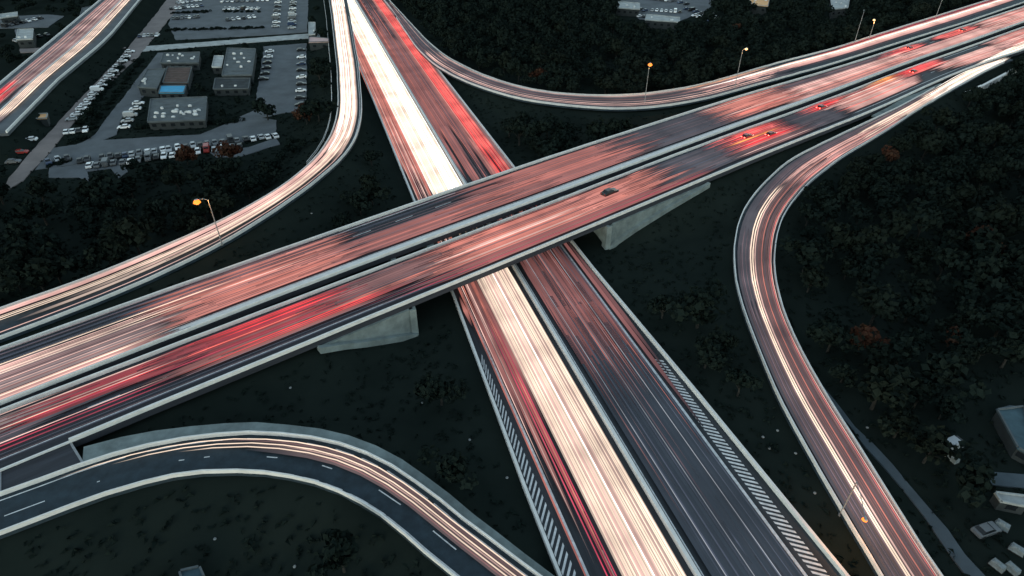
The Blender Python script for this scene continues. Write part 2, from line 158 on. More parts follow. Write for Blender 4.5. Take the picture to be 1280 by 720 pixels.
[[-132.7,539.0,0.4],[-131.5,534.2,0.4],[-130.2,529.3,0.5],[-129.0,524.5,0.5],[-127.7,519.6,0.6],[-126.5,514.8,0.6],[-125.3,509.9,0.7],[-124.0,505.1,0.7],[-122.8,500.3,0.7],[-121.6,495.4,0.8],[-120.3,490.6,0.8],[-119.1,485.7,0.9],[-117.8,480.9,0.9],[-116.6,476.0,0.9],[-115.4,471.2,1.0],[-114.1,466.3,1.0],[-112.9,461.5,1.1],[-111.6,456.6,1.1],[-110.4,451.8,1.2],[-109.2,447.0,1.2],[-107.9,442.1,1.3],[-106.7,437.3,1.4],[-105.5,432.4,1.5],[-104.2,427.6,1.6],[-103.0,422.7,1.7],[-101.8,417.9,1.9],[-100.5,413.0,2.0],[-99.3,408.2,2.1],[-98.1,403.3,2.2],[-96.8,398.5,2.3],[-95.6,393.7,2.5],[-94.4,388.8,2.6],[-93.2,384.0,2.7],[-92.0,379.1,2.9],[-90.8,374.2,3.0],[-89.6,369.4,3.2],[-88.3,364.5,3.3],[-87.1,359.7,3.5],[-85.9,354.8,3.6],[-84.7,350.0,3.7],[-83.5,345.1,3.9],[-82.3,340.3,4.0],[-81.1,335.4,4.2],[-79.9,330.6,4.3],[-78.7,325.7,4.5],[-77.5,320.9,4.6],[-76.3,316.0,4.8],[-75.1,311.2,4.9],[-73.9,306.3,5.1],[-72.6,301.5,5.2],[-71.4,296.6,5.3],[-70.2,291.8,5.5],[-69.0,286.9,5.6],[-67.9,282.0,5.8],[-66.7,277.2,5.9],[-65.6,272.3,6.0],[-64.5,267.4,6.2],[-63.4,262.5,6.3],[-62.3,257.7,6.4],[-61.2,252.8,6.5],[-60.1,247.9,6.7],[-59.0,243.0,6.8],[-57.9,238.2,6.9],[-56.6,232.3,7.1],[-55.6,227.4,7.2],[-54.6,222.5,7.3],[-53.7,217.6,7.4],[-52.9,212.7,7.5],[-52.2,207.7,7.6],[-51.5,201.8,7.7],[-51.1,196.8,7.7],[-50.9,191.8,7.8],[-51.0,185.9,7.9],[-51.4,180.9,7.9],[-52.3,175.0,7.9],[-53.3,170.1,8.0],[-54.6,165.3,8.0],[-56.2,159.5,8.0],[-57.8,154.8,8.0],[-59.9,149.2,8.0],[-61.7,144.5,8.0],[-63.7,139.9,8.0],[-66.2,134.5,8.0],[-68.4,130.1,8.0],[-71.4,124.9,8.0],[-74.2,120.7,8.0],[-77.1,116.7,8.0],[-80.1,112.7,8.0],[-84.0,108.2,8.0],[-87.4,104.5,8.0],[-91.6,100.3,8.0],[-95.2,96.8,8.0],[-98.9,93.4,8.0],[-102.5,89.9,8.0],[-106.1,86.5,8.0],[-109.7,83.1,8.0],[-113.4,79.6,8.0],[-117.0,76.2,8.0],[-120.6,72.8,8.0],[-124.3,69.3,8.0]]],
"ru":[[[-106.6,540.0,0.4],[-105.3,535.2,0.4],[-104.0,530.3,0.4],[-102.7,525.5,0.4],[-101.4,520.7,0.4],[-100.1,515.8,0.4],[-98.7,511.0,0.4],[-97.4,506.2,0.4],[-96.1,501.4,0.4],[-94.8,496.5,0.4],[-93.5,491.7,0.4],[-92.2,486.9,0.4],[-90.9,482.1,0.4],[-89.6,477.2,0.4],[-88.3,472.4,0.4],[-87.0,467.6,0.4],[-85.6,462.8,0.4],[-84.3,458.0,0.4],[-82.9,453.1,0.4],[-81.5,448.4,0.4],[-79.9,443.6,0.4],[-78.3,438.9,0.4],[-76.7,434.2,0.5],[-75.0,429.4,0.5],[-73.4,424.7,0.5],[-71.7,420.0,0.5],[-70.1,415.3,0.5],[-68.4,410.5,0.6],[-66.8,405.8,0.6],[-65.1,401.1,0.6],[-63.5,396.4,0.6],[-61.9,391.7,0.6],[-60.2,386.9,0.7],[-58.6,382.2,0.7],[-56.9,377.5,0.7],[-55.3,372.8,0.7],[-53.6,368.1,0.7],[-52.0,363.3,0.8],[-50.3,358.6,0.8],[-48.7,353.9,0.8],[-47.0,349.2,0.8],[-45.3,344.5,0.9],[-43.5,339.8,0.9],[-41.7,335.1,1.0],[-39.9,330.5,1.1],[-38.0,325.8,1.2],[-36.2,321.2,1.3],[-34.2,316.6,1.4],[-32.2,312.1,1.5],[-30.0,307.6,1.6],[-27.6,303.2,1.7],[-25.2,298.8,1.9],[-22.7,294.5,2.0],[-20.1,290.2,2.1],[-17.5,285.9,2.2],[-14.8,281.7,2.4],[-12.0,277.7,2.5],[-8.9,273.7,2.7],[-5.8,269.8,2.8],[-2.5,266.1,2.9],[0.9,262.5,3.1],[4.5,259.1,3.3],[8.4,256.0,3.4],[12.5,253.3,3.6],[16.8,250.9,3.7],[21.3,249.0,3.9],[26.0,247.4,4.1],[30.8,246.3,4.2],[35.7,245.5,4.4],[40.6,245.0,4.6],[45.6,245.0,4.8],[50.4,245.4,4.9],[55.3,246.4,5.1],[60.0,247.7,5.3],[64.8,249.2,5.5],[69.4,251.0,5.6],[74.0,252.9,5.8],[78.4,255.2,6.0],[82.7,257.6,6.1],[86.9,260.3,6.3],[91.1,263.1,6.4],[95.3,265.8,6.6],[99.4,268.6,6.7],[103.6,271.4,6.9],[107.7,274.2,7.0],[111.9,276.9,7.1],[116.1,279.7,7.3],[120.3,282.3,7.4],[124.5,285.0,7.5],[128.8,287.7,7.5],[133.0,290.3,7.6],[137.3,293.0,7.7],[141.5,295.6,7.8],[145.7,298.4,7.8],[149.8,301.2,7.9],[153.8,304.2,7.9],[157.8,307.2,7.9],[161.7,310.3,7.9],[165.7,313.3,7.9],[169.6,316.4,8.0],[173.5,319.5,8.0],[177.5,322.6,8.0],[181.4,325.7,8.0],[185.3,328.8,8.0],[189.3,331.8,8.0],[193.2,334.9,8.0],[197.2,338.0,8.0],[201.1,341.1,8.0],[205.0,344.2,8.0],[209.0,347.2,8.0],[212.9,350.3,8.0],[216.9,353.4,8.0],[220.8,356.4,8.0],[224.8,359.5,8.0],[228.7,362.6,8.0],[232.7,365.6,8.0],[236.7,368.7,8.0],[240.6,371.7,8.0],[244.6,374.8,8.0],[248.5,377.9,8.0],[252.5,380.9,8.0],[256.4,384.0,8.0],[260.4,387.0,8.0],[264.3,390.1,8.0],[268.3,393.2,8.0],[272.2,396.2,8.0],[276.2,399.3,8.0],[280.2,402.3,8.0],[284.1,405.4,8.0],[288.1,408.5,8.0],[292.0,411.5,8.0],[295.9,414.6,8.0],[299.9,417.7,8.0],[303.8,420.8,8.0],[307.8,423.9,8.0],[311.7,426.9,8.0],[315.6,430.0,8.0],[319.6,433.1,8.0],[323.5,436.2,8.0],[327.5,439.3,8.0],[331.4,442.3,8.0],[335.3,445.4,8.0]],
[[-109.1,540.0,0.4],[-107.8,535.1,0.4],[-106.6,530.3,0.4],[-105.3,525.5,0.4],[-104.0,520.6,0.4],[-102.7,515.8,0.4],[-101.4,511.0,0.4],[-100.2,506.1,0.4],[-98.9,501.3,0.4],[-97.6,496.4,0.4],[-96.3,491.6,0.4],[-95.1,486.8,0.4],[-93.8,481.9,0.4],[-92.5,477.1,0.4],[-91.2,472.3,0.4],[-89.9,467.4,0.4],[-88.7,462.6,0.4],[-87.4,457.8,0.4],[-86.1,452.9,0.4],[-84.8,448.1,0.4],[-83.4,443.3,0.4],[-82.0,438.5,0.5],[-80.6,433.7,0.5],[-79.2,428.9,0.5],[-77.7,424.1,0.6],[-76.3,419.3,0.6],[-74.8,414.5,0.6],[-73.4,409.7,0.7],[-71.9,404.9,0.7],[-70.5,400.2,0.8],[-69.0,395.4,0.8],[-67.6,390.6,0.8],[-66.1,385.8,0.9],[-64.7,381.0,0.9],[-63.3,376.2,1.0],[-61.8,371.4,1.0],[-60.4,366.6,1.0],[-58.9,361.8,1.1],[-57.5,357.1,1.1],[-56.0,352.3,1.1],[-54.6,347.5,1.2],[-52.8,341.7,1.2],[-51.4,336.9,1.3],[-49.9,332.2,1.3],[-48.3,327.4,1.4],[-46.7,322.7,1.5],[-45.0,318.0,1.6],[-43.2,313.3,1.7],[-41.5,308.6,1.9],[-39.3,303.0,2.0],[-37.4,298.4,2.1],[-35.4,293.9,2.3],[-33.2,289.4,2.4],[-30.8,285.0,2.6],[-27.9,279.7,2.7],[-25.4,275.4,2.9],[-22.1,270.4,3.1],[-19.3,266.3,3.2],[-16.3,262.2,3.4],[-12.6,257.6,3.6],[-8.7,253.1,3.8],[-4.5,248.7,4.0],[-0.2,244.6,4.2],[4.4,240.9,4.4],[9.4,237.6,4.6],[15.5,234.3,4.9],[20.9,231.9,5.1],[26.5,229.8,5.3],[33.2,227.9,5.5],[39.0,226.8,5.7],[45.9,226.4,6.0],[52.6,227.2,6.2],[59.4,228.9,6.4],[65.0,230.8,6.6],[69.6,232.6,6.8],[75.0,235.2,6.9],[80.2,238.1,7.1],[85.3,241.3,7.2],[90.4,244.4,7.4],[94.6,247.1,7.5],[98.9,249.8,7.6],[103.1,252.4,7.7],[107.3,255.2,7.7],[111.5,257.9,7.8],[115.7,260.6,7.8],[119.8,263.4,7.9],[124.0,266.1,7.9],[128.2,268.9,7.9],[132.4,271.7,7.9],[136.5,274.5,8.0],[140.6,277.4,8.0],[144.6,280.3,8.0],[148.6,283.3,8.0],[152.6,286.3,8.0],[157.5,289.9,8.0],[161.5,292.9,8.0],[165.5,295.9,8.0],[169.5,298.9,8.0],[173.5,301.9,8.0],[177.5,304.9,8.0],[181.5,307.9,8.0],[185.5,310.9,8.0],[189.5,313.9,8.0],[193.5,316.8,8.0],[197.5,319.8,8.0],[201.6,322.8,8.0],[205.6,325.7,8.0],[209.6,328.7,8.0],[213.7,331.6,8.0],[217.7,334.6,8.0],[221.8,337.5,8.0],[225.8,340.5,8.0],[229.8,343.4,8.0],[233.9,346.4,8.0],[237.9,349.4,8.0],[241.9,352.4,8.0],[245.9,355.4,8.0],[249.8,358.4,8.0],[253.8,361.5,8.0],[257.7,364.6,8.0],[261.7,367.7,8.0],[265.6,370.8,8.0],[269.6,373.8,8.0],[273.5,376.9,8.0],[277.4,380.0,8.0],[281.4,383.1,8.0],[285.3,386.2,8.0],[289.3,389.2,8.0],[293.2,392.3,8.0],[297.1,395.4,8.0],[301.1,398.5,8.0],[305.0,401.6,8.0],[309.0,404.6,8.0],[312.9,407.7,8.0],[316.9,410.8,8.0],[320.8,413.9,8.0],[324.7,417.0,8.0],[328.7,420.0,8.0],[332.6,423.1,8.0],[336.5,426.2,8.0],[340.5,429.3,8.0],[344.4,432.4,8.0]]],
"rr":[[[219.9,286.3,8.0],[215.9,283.4,8.0],[211.8,280.5,8.0],[207.6,277.7,8.0],[203.5,274.9,8.0],[199.4,272.0,8.0],[195.2,269.2,8.0],[191.1,266.4,8.0],[187.1,263.4,8.0],[183.3,260.3,8.0],[179.5,257.0,8.0],[175.8,253.6,8.0],[172.1,250.2,8.0],[168.4,246.9,8.0],[164.7,243.5,8.0],[160.9,240.2,8.0],[157.2,236.9,7.9],[153.4,233.7,7.9],[149.5,230.4,7.8],[145.7,227.2,7.7],[141.9,224.0,7.6],[138.0,220.9,7.5],[134.0,217.9,7.4],[130.0,214.9,7.2],[125.9,211.9,7.0],[121.9,209.0,6.8],[117.9,206.0,6.6],[113.8,203.1,6.4],[109.8,200.1,6.2],[105.8,197.2,5.9],[101.7,194.2,5.7],[97.7,191.2,5.4],[93.7,188.2,5.2],[89.8,185.1,4.9],[86.1,181.8,4.6],[82.7,178.2,4.4],[79.4,174.4,4.1],[76.2,170.6,3.8],[73.1,166.7,3.6],[70.1,162.7,3.3],[67.3,158.5,3.1],[64.7,154.3,2.9],[62.4,149.9,2.6],[60.3,145.4,2.4],[58.5,140.7,2.2],[56.8,136.0,2.0],[55.4,131.2,1.9],[54.2,126.4,1.7],[53.1,121.5,1.6],[52.4,116.6,1.4],[51.8,111.6,1.3],[51.4,106.6,1.2],[51.1,101.6,1.1],[50.8,96.6,1.1],[50.6,91.7,1.0],[50.4,86.7,1.0],[50.4,81.7,1.0],[50.6,76.7,1.0],[50.9,71.7,1.0],[51.2,66.7,1.0],[51.6,61.7,1.0],[52.0,56.7,1.0],[52.5,51.7,1.0],[52.9,46.8,1.0],[53.4,41.8,1.0],[53.9,36.8,1.0],[54.3,31.8,1.0],[54.8,26.8,1.0],[55.2,21.9,1.0],[55.7,16.9,1.0],[56.1,11.9,1.0],[56.6,6.9,1.0],[57.0,1.9,1.0],[57.5,-3.0,1.0],[58.0,-8.0,1.0]],
[[222.0,283.5,8.0],[218.0,280.5,8.0],[214.0,277.5,8.0],[210.0,274.4,8.0],[206.1,271.4,8.0],[202.1,268.3,8.0],[198.2,265.1,8.0],[194.4,261.9,8.0],[191.4,259.3,8.0],[187.6,256.0,8.0],[183.8,252.7,8.0],[180.0,249.4,8.0],[176.2,246.2,8.0],[172.4,242.9,8.0],[168.6,239.6,7.9],[164.8,236.3,7.9],[161.0,233.0,7.9],[157.3,229.7,7.8],[153.5,226.5,7.8],[149.7,223.1,7.7],[146.0,219.8,7.6],[142.2,216.5,7.5],[138.5,213.1,7.3],[134.8,209.7,7.2],[131.1,206.4,7.0],[127.3,203.1,6.8],[123.4,199.9,6.5],[119.6,196.7,6.3],[115.7,193.5,6.0],[111.8,190.4,5.8],[107.9,187.2,5.5],[104.1,183.9,5.3],[100.4,180.5,5.0],[96.8,177.0,4.7],[94.0,174.3,4.5],[91.1,171.4,4.3],[87.7,167.8,4.0],[84.4,164.0,3.7],[81.9,160.8,3.5],[78.9,156.9,3.3],[76.6,153.6,3.1],[73.9,149.4,2.8],[72.0,145.9,2.6],[69.8,141.4,2.4],[68.2,137.7,2.2],[66.4,133.1,2.0],[65.0,129.3,1.9],[63.6,124.5,1.7],[62.6,120.6,1.6],[61.6,115.7,1.5],[60.8,110.8,1.3],[60.3,106.8,1.3],[59.9,101.8,1.2],[59.7,96.8,1.1],[59.6,91.8,1.1],[59.7,86.8,1.0],[59.8,82.8,1.0],[60.0,77.8,1.0],[60.3,72.8,1.0],[60.5,67.8,1.0],[60.7,62.8,1.0],[60.9,57.8,1.0],[61.1,52.8,1.0],[61.6,47.8,1.0],[62.0,42.8,1.0],[62.5,37.8,1.0],[62.9,32.8,1.0],[63.4,27.9,1.0],[63.8,22.9,1.0],[64.3,17.9,1.0],[64.8,12.9,1.0],[65.2,7.9,1.0],[65.7,3.0,1.0],[66.1,-2.0,1.0],[66.6,-7.0,1.0]]],
"rb":[[[-106.4,40.0,8.0],[-102.0,42.5,8.0],[-97.7,45.0,8.0],[-93.3,47.4,8.0],[-89.0,49.9,8.0],[-84.6,52.4,8.0],[-80.3,54.8,8.0],[-75.9,57.3,8.0],[-71.6,59.8,8.0],[-67.3,62.4,8.0],[-62.9,64.8,7.9],[-58.3,66.7,7.8],[-53.5,68.3,7.5],[-48.6,69.5,7.1],[-43.7,70.3,6.7],[-38.6,70.5,6.1],[-33.6,70.3,5.5],[-28.7,69.5,4.9],[-24.0,68.0,4.3],[-19.5,65.8,3.8],[-15.3,63.1,3.2],[-11.2,60.1,2.8],[-7.4,56.9,2.5],[-3.5,53.8,2.5],[0.4,50.6,2.5],[4.3,47.5,2.5],[8.3,44.4,2.5],[12.2,41.3,2.5],[16.1,38.2,2.5],[20.0,35.1,2.5],[23.9,32.0,2.5]],
[[-102.8,32.9,8.0],[-98.5,35.4,8.0],[-94.1,37.8,8.0],[-89.8,40.3,8.0],[-85.4,42.8,8.0],[-81.1,45.2,8.0],[-76.7,47.7,8.0],[-72.4,50.2,8.0],[-68.1,52.7,8.0],[-63.7,55.3,8.0],[-60.2,57.3,7.9],[-55.7,59.5,7.6],[-52.0,61.0,7.3],[-48.1,62.0,6.9],[-43.1,62.7,6.2],[-39.1,62.9,5.6],[-35.1,62.6,5.0],[-31.2,62.0,4.4],[-27.3,60.8,3.8],[-23.7,59.2,3.3],[-20.2,57.2,2.9],[-16.1,54.2,2.4],[-13.0,51.6,2.2],[-9.1,48.5,2.2],[-5.2,45.4,2.2],[-1.3,42.3,2.2],[2.6,39.2,2.2],[6.6,36.1,2.2],[10.5,33.0,2.2],[14.4,29.9,2.2],[18.3,26.7,2.2]]],
"fl":[[[-192.8,198.1,6.0],[-194.1,202.9,6.0],[-195.5,207.7,6.0],[-196.9,212.5,6.0],[-198.3,217.3,6.0],[-199.6,222.1,6.0],[-201.0,226.9,6.0],[-202.4,231.7,6.0],[-203.7,236.5,6.0],[-205.1,241.3,6.0],[-206.5,246.2,6.0],[-207.9,251.0,6.0],[-209.2,255.8,6.0],[-210.6,260.6,6.0],[-212.0,265.4,6.0],[-213.4,270.2,6.0],[-214.7,275.1,6.0],[-216.1,279.9,6.0],[-217.5,284.7,6.0],[-218.9,289.5,6.0],[-220.2,294.4,6.0],[-221.6,299.2,6.0],[-223.0,304.0,6.0],[-224.4,308.8,6.0],[-225.8,313.6,6.0],[-227.1,318.5,6.0],[-228.5,323.3,6.0],[-229.9,328.1,6.0],[-231.3,332.9,6.0],[-232.6,337.8,6.0],[-234.0,342.6,6.0],[-235.4,347.4,6.0],[-236.8,352.2,6.0],[-238.1,357.1,6.0],[-239.5,361.9,6.0],[-240.9,366.7,6.0],[-242.3,371.5,6.0],[-243.6,376.3,6.0],[-245.0,381.2,6.0],[-246.4,386.0,6.0],[-247.8,390.8,6.0],[-249.1,395.6,6.0],[-250.5,400.5,6.0],[-251.9,405.3,6.0],[-253.3,410.1,6.0],[-254.7,414.9,6.0],[-256.0,419.8,6.0],[-257.4,424.6,6.0],[-258.8,429.4,6.0],[-260.2,434.2,6.0],[-261.5,439.0,6.0],[-262.9,443.9,6.0],[-264.3,448.7,6.0],[-265.7,453.5,6.0],[-267.0,458.3,6.0],[-268.4,463.2,6.0],[-269.8,468.0,6.0],[-271.2,472.8,6.0],[-272.5,477.6,6.0],[-273.9,482.4,6.0],[-275.3,487.2,6.0],[-276.6,492.0,6.0],[-278.0,496.8,6.0],[-279.4,501.6,6.0],[-280.8,506.4,6.0],[-282.1,511.2,6.0],[-283.5,516.0,6.0],[-284.9,520.9,6.0]],
[[-171.7,203.3,6.0],[-173.1,208.1,6.0],[-174.5,212.9,6.0],[-175.9,217.7,6.0],[-177.2,222.5,6.0],[-178.6,227.3,6.0],[-180.0,232.1,6.0],[-181.3,236.9,6.0],[-182.7,241.7,6.0],[-184.1,246.5,6.0],[-185.5,251.3,6.0],[-186.8,256.1,6.0],[-188.2,260.9,6.0],[-189.2,265.8,6.0],[-190.3,270.7,6.0],[-191.3,275.6,6.0],[-192.4,280.5,6.0],[-193.4,285.4,6.0],[-194.5,290.3,6.0],[-195.5,295.2,6.0],[-196.6,300.1,6.0],[-197.6,305.0,6.0],[-198.7,309.9,6.0],[-200.1,315.7,6.0],[-201.3,320.6,6.0],[-202.6,325.4,6.0],[-203.9,330.3,6.0],[-205.2,335.1,6.0],[-206.6,339.9,6.0],[-208.1,344.7,6.0],[-209.6,349.5,6.0],[-211.0,354.2,6.0],[-212.5,359.0,6.0],[-214.0,363.8,6.0],[-215.5,368.6,6.0],[-217.0,373.3,6.0],[-218.5,378.1,6.0],[-220.0,382.9,6.0],[-221.5,387.7,6.0],[-223.0,392.5,6.0],[-224.5,397.2,6.0],[-226.0,402.0,6.0],[-227.5,406.8,6.0],[-229.0,411.6,6.0],[-230.5,416.4,6.0],[-232.0,421.1,6.0],[-233.5,425.9,6.0],[-234.9,430.7,6.0],[-236.4,435.5,6.0],[-237.9,440.3,6.0],[-239.4,445.1,6.0],[-240.8,449.8,6.0],[-242.3,454.6,6.0],[-243.8,459.4,6.0],[-245.2,464.2,6.0],[-246.7,469.0,6.0],[-248.1,473.8,6.0],[-249.5,478.6,6.0],[-250.8,483.4,6.0],[-252.2,488.2,6.0],[-253.6,493.0,6.0],[-254.9,497.8,6.0],[-256.3,502.6,6.0],[-257.7,507.4,6.0],[-259.1,512.3,6.0],[-260.4,517.1,6.0],[-261.8,521.9,6.0],[-263.2,526.7,6.0]]]},
"X":{"lamps":[[[-69.3,127.3,8.3],[-71.4,126.2,20.9]],
[[47.9,226.0,6.3],[50.9,234.7,20.3]],
[[85.9,244.6,8.3],[89.8,247.7,22.3]],
[[162.6,308.3,8.3],[164.5,312.6,22.3]],
[[172.8,315.6,8.3],[172.5,315.9,17.7]],
[[229.2,358.8,8.3],[232.1,364.7,22.3]],
[[51.9,59.3,1],[50.0,52.7,9.0]]],
"flat":{"wide_road":[[-159.4,181.2],[-167.2,209.6],[-177.6,251.1],[-192.9,315.6],[-211.9,384.7],[-237.1,473.2],[-224.2,473.2],[-202.1,384.7],[-184.3,315.6],[-172.4,251.1],[-158.7,201.2],[-153.4,178.9],[-154.8,171.3]],
"top_road":[[-195.2,334.6],[-146.2,350.5],[-106.7,364.3],[-104.1,353.9],[-143.4,342.4],[-193.3,324.1]],
"left_road":[[-252.4,331.6],[-205.0,339.3],[-197.7,333.1],[-247.6,324.1]],
"lane":[[-178.4,324.1],[-164.9,325.6],[-157.6,299.6],[-159.3,267.1],[-154.0,258.9],[-149.9,231.4],[-143.8,217.0],[-148.6,206.7],[-154.2,197.2],[-160.9,204.0],[-152.2,208.2],[-151.9,217.0]],
"bottom_lane":[[-158.2,201.2],[-151.0,211.0],[-113.5,217.0],[-102.7,236.5],[-90.3,231.4],[-86.3,218.5],[-96.3,209.6],[-140.5,192.1],[-154.9,187.1]],
"right_lot":[[-128.7,336.1],[-108.4,342.4],[-81.4,242.7],[-90.2,238.2],[-100.4,231.4],[-105.2,234.8],[-102.0,241.8]],
"lower_yard":[[-103.8,201.2],[-92.0,205.3],[-84.9,214.0],[-81.7,208.2],[-92.0,197.2],[-99.8,196.6]],
"verge_yard":[[-151.5,188.4],[-131.2,194.6],[-124.2,185.9],[-124.9,181.2],[-131.1,188.4],[-137.1,185.9],[-132.1,177.8],[-137.6,181.2],[-147.2,181.2]],
"upper_lot":[[-221.6,446.6],[-232.1,508.9],[-151.1,508.9],[-114.2,366.0],[-136.1,359.0],[-179.9,348.9],[-200.2,384.7]],
"far_lot":[[-318.4,400.8],[-284.9,409.3],[-272.6,405.0],[-265.5,377.0],[-299.5,373.3]],
"far_pad":[[-281.1,371.5],[-271.4,373.3],[-256.2,348.9],[-264.8,348.9]],
"path":[[59.9,90.6],[61.0,89.2],[62.9,78.0],[66.3,64.8],[68.8,48.4],[66.5,48.4],[64.4,64.2],[61.6,78.4],[58.9,88.8]],
"right_pad":[[91.2,82.0],[94.4,83.2],[99.3,82.0],[89.5,67.7],[88.4,70.2]],
"right_yard":[[81.0,68.0],[88.8,66.7],[87.1,64.2],[79.6,65.0]],
"north_lot":[[74.9,490.4],[152.6,490.4],[123.8,422.6],[99.5,392.6],[76.5,396.6],[71.4,427.2]],
"gore":[[-78.8,61.5],[-75.1,64.4],[-71.3,67.3],[-67.0,63.2],[-75.9,57.1],[-79.5,55.6],[-82.1,59.2]]},
"b":{"B1":[3.4,[[-140.9,320.1],[-126.2,318.6],[-113.8,276.1],[-126.6,275.0]]],
"B2":[3,[[-147.9,263.1],[-137.1,263.1],[-134.2,253.9],[-144.6,253.9]]],
"B3":[3,[[-144.3,246.2],[-122.7,249.0],[-113.2,223.4],[-133.6,221.0]]],
"B4":[3.2,[[-168.5,310.8],[-151.8,313.6],[-144.9,294.9],[-162.7,294.9]]],
"B5":[3.6,[[-163.1,283.6],[-155.4,284.8],[-146.6,257.1],[-155.5,259.2]]],
"B6":[3,[[-156.9,289.3],[-145.6,289.3],[-137.8,266.3],[-148.6,266.3]]],
"B7":[2.6,[[-129.4,274.2],[-114.0,274.2],[-109.9,260.2],[-124.5,259.2]]],
"B8":[2.8,[[-142.8,308.2],[-138.2,308.2],[-132.5,290.0],[-136.9,290.0]]],
"U1":[4,[[-261.3,407.6],[-256.9,416.7],[-245.6,390.5],[-250.8,386.4]]],
"K1":[4,[[-266.4,354.4],[-258.9,356.1],[-245.8,334.4],[-253.4,332.9]]],
"K2":[4,[[-300.0,390.5],[-293.7,396.7],[-287.0,386.4],[-293.2,380.4]]],
"T1":[5,[[-112.5,366.3],[-108.9,366.3],[-102.2,340.0],[-105.1,338.4]]],
"T2":[4,[[-105.5,339.2],[-94.3,336.0],[-92.9,329.7],[-102.6,328.2]]],
"N1":[4,[[66.8,426.1],[80.1,421.3],[77.1,403.2],[63.3,407.6]]],
"N2":[4,[[78.7,390.5],[96.7,382.3],[94.1,370.7],[75.4,376.5]]],
"N3":[5,[[150.9,430.7],[164.2,430.7],[155.3,407.1],[147.0,411.7]]],
"N4":[5,[[200.9,425.8],[213.0,425.8],[201.9,402.7],[190.5,398.3]]],
"R1":[2.4,[[88.6,79.7],[94.1,80.5],[87.9,69.1],[86.6,70.8]]],
"R2":[1.8,[[77.5,62.3],[82.4,61.5],[81.1,59.6],[77.4,60.6]]],
"O1":[3,[[-181.5,229.2],[-175.4,230.0],[-172.9,225.0],[-179.0,224.2]]],
"V1":[3,[[-47.0,48.3],[-44.4,49.0],[-43.1,47.4],[-45.9,46.7]]]},
"rows":{"u5":[[-201.8,396.6],[-199.7,397.3],[-197.6,398.0],[-195.5,398.7],[-193.4,399.4],[-191.2,400.1],[-189.1,400.8]],
"u6":[[-168.2,392.6],[-165.7,394.2],[-163.1,395.8],[-160.6,397.5],[-158.0,399.1],[-155.3,400.8]],
"u7":[[-218.4,439.2],[-216.3,441.2],[-214.2,443.1],[-212.1,445.1],[-210.0,447.1],[-207.8,449.2]],
"u8":[[-191.0,444.1],[-187.9,444.7],[-184.7,445.2],[-181.6,445.8],[-178.4,446.4],[-175.2,446.9],[-172.1,447.5],[-168.9,448.0],[-165.7,448.6],[-162.5,449.2]],
"front2":[[-138.3,189.0],[-136.0,189.9],[-133.7,190.8],[-131.4,191.7],[-129.1,192.6],[-126.8,193.5],[-124.5,194.4],[-122.1,195.4],[-119.8,196.3],[-117.4,197.2],[-115.0,198.2],[-112.5,199.1],[-110.1,200.1],[-107.6,201.1],[-105.2,202.1],[-102.7,203.0],[-100.2,204.0],[-97.6,205.0],[-95.1,206.0]],
"e2":[[-122.0,324.1],[-119.5,314.5],[-117.1,305.3],[-114.9,296.6],[-112.7,288.3],[-110.7,280.3]],
"front":[[-143.5,192.7],[-141.5,193.5],[-139.4,194.3],[-137.3,195.2],[-135.2,196.0],[-133.1,196.8],[-131.0,197.6],[-128.8,198.5],[-126.7,199.3],[-124.5,200.2],[-122.3,201.0],[-120.1,201.9],[-117.9,202.7],[-115.7,203.6],[-113.5,204.5],[-111.2,205.4],[-108.9,206.3],[-106.6,207.2],[-104.3,208.1],[-102.0,209.0],[-99.7,209.9],[-97.4,210.8],[-95.0,211.7],[-92.6,212.6],[-90.2,213.6],[-87.8,214.5],[-85.4,215.5]],
"road":[[-167.7,231.4],[-169.0,236.5],[-170.4,241.8],[-171.9,247.3],[-173.4,253.0],[-174.9,258.9],[-176.5,265.0],[-178.2,271.4],[-180.0,278.1],[-181.8,285.0],[-183.7,292.2],[-185.6,299.6],[-187.7,307.5],[-189.8,315.6],[-192.1,324.1]],
"east":[[-106.7,327.1],[-103.4,314.9],[-100.3,303.5],[-97.4,292.8],[-94.7,282.6],[-92.1,273.1],[-89.7,264.0],[-87.4,255.4],[-85.2,247.3]],
"blk":[[-144.3,223.2],[-146.0,229.3],[-147.8,235.6],[-149.6,242.2],[-151.6,249.2]],
"u1":[[-215.2,422.6],[-213.0,423.9],[-210.9,425.3],[-208.7,426.6],[-206.5,427.9],[-204.3,429.3],[-202.0,430.6],[-199.8,432.0]],
"u2":[[-180.9,422.6],[-178.0,422.6],[-175.1,422.6],[-172.2,422.6],[-169.3,422.6],[-166.4,422.6],[-163.5,422.6],[-160.7,422.6]],
"u3":[[-153.3,441.6],[-149.9,429.6],[-146.6,418.1],[-143.5,407.1],[-140.6,396.6],[-137.7,386.6],[-135.0,377.0]],
"u4":[[-146.2,451.7],[-143.4,441.6],[-140.8,432.0],[-138.3,422.6],[-135.8,413.6],[-133.4,405.0],[-131.2,396.6],[-129.0,388.6],[-126.8,380.8],[-124.8,373.3]],
"mid":[[-202.0,355.6],[-200.0,356.0],[-198.1,356.4],[-196.1,356.9],[-194.1,357.3]],
"k1":[[-290.2,377.0],[-288.9,380.2],[-287.6,383.4],[-286.2,386.6],[-284.9,389.9],[-283.5,393.2],[-282.1,396.6]],
"k2":[[-263.5,345.6],[-261.3,348.9],[-259.1,352.2],[-256.9,355.6],[-254.6,359.0]],
"n1":[[70.0,432.0],[72.7,429.1],[75.3,426.3],[77.9,423.5],[80.5,420.8],[83.1,418.1]],
"n2":[[87.6,418.1],[90.4,417.3],[93.1,416.6],[95.9,415.9],[98.6,415.1],[101.4,414.4],[104.1,413.6]],
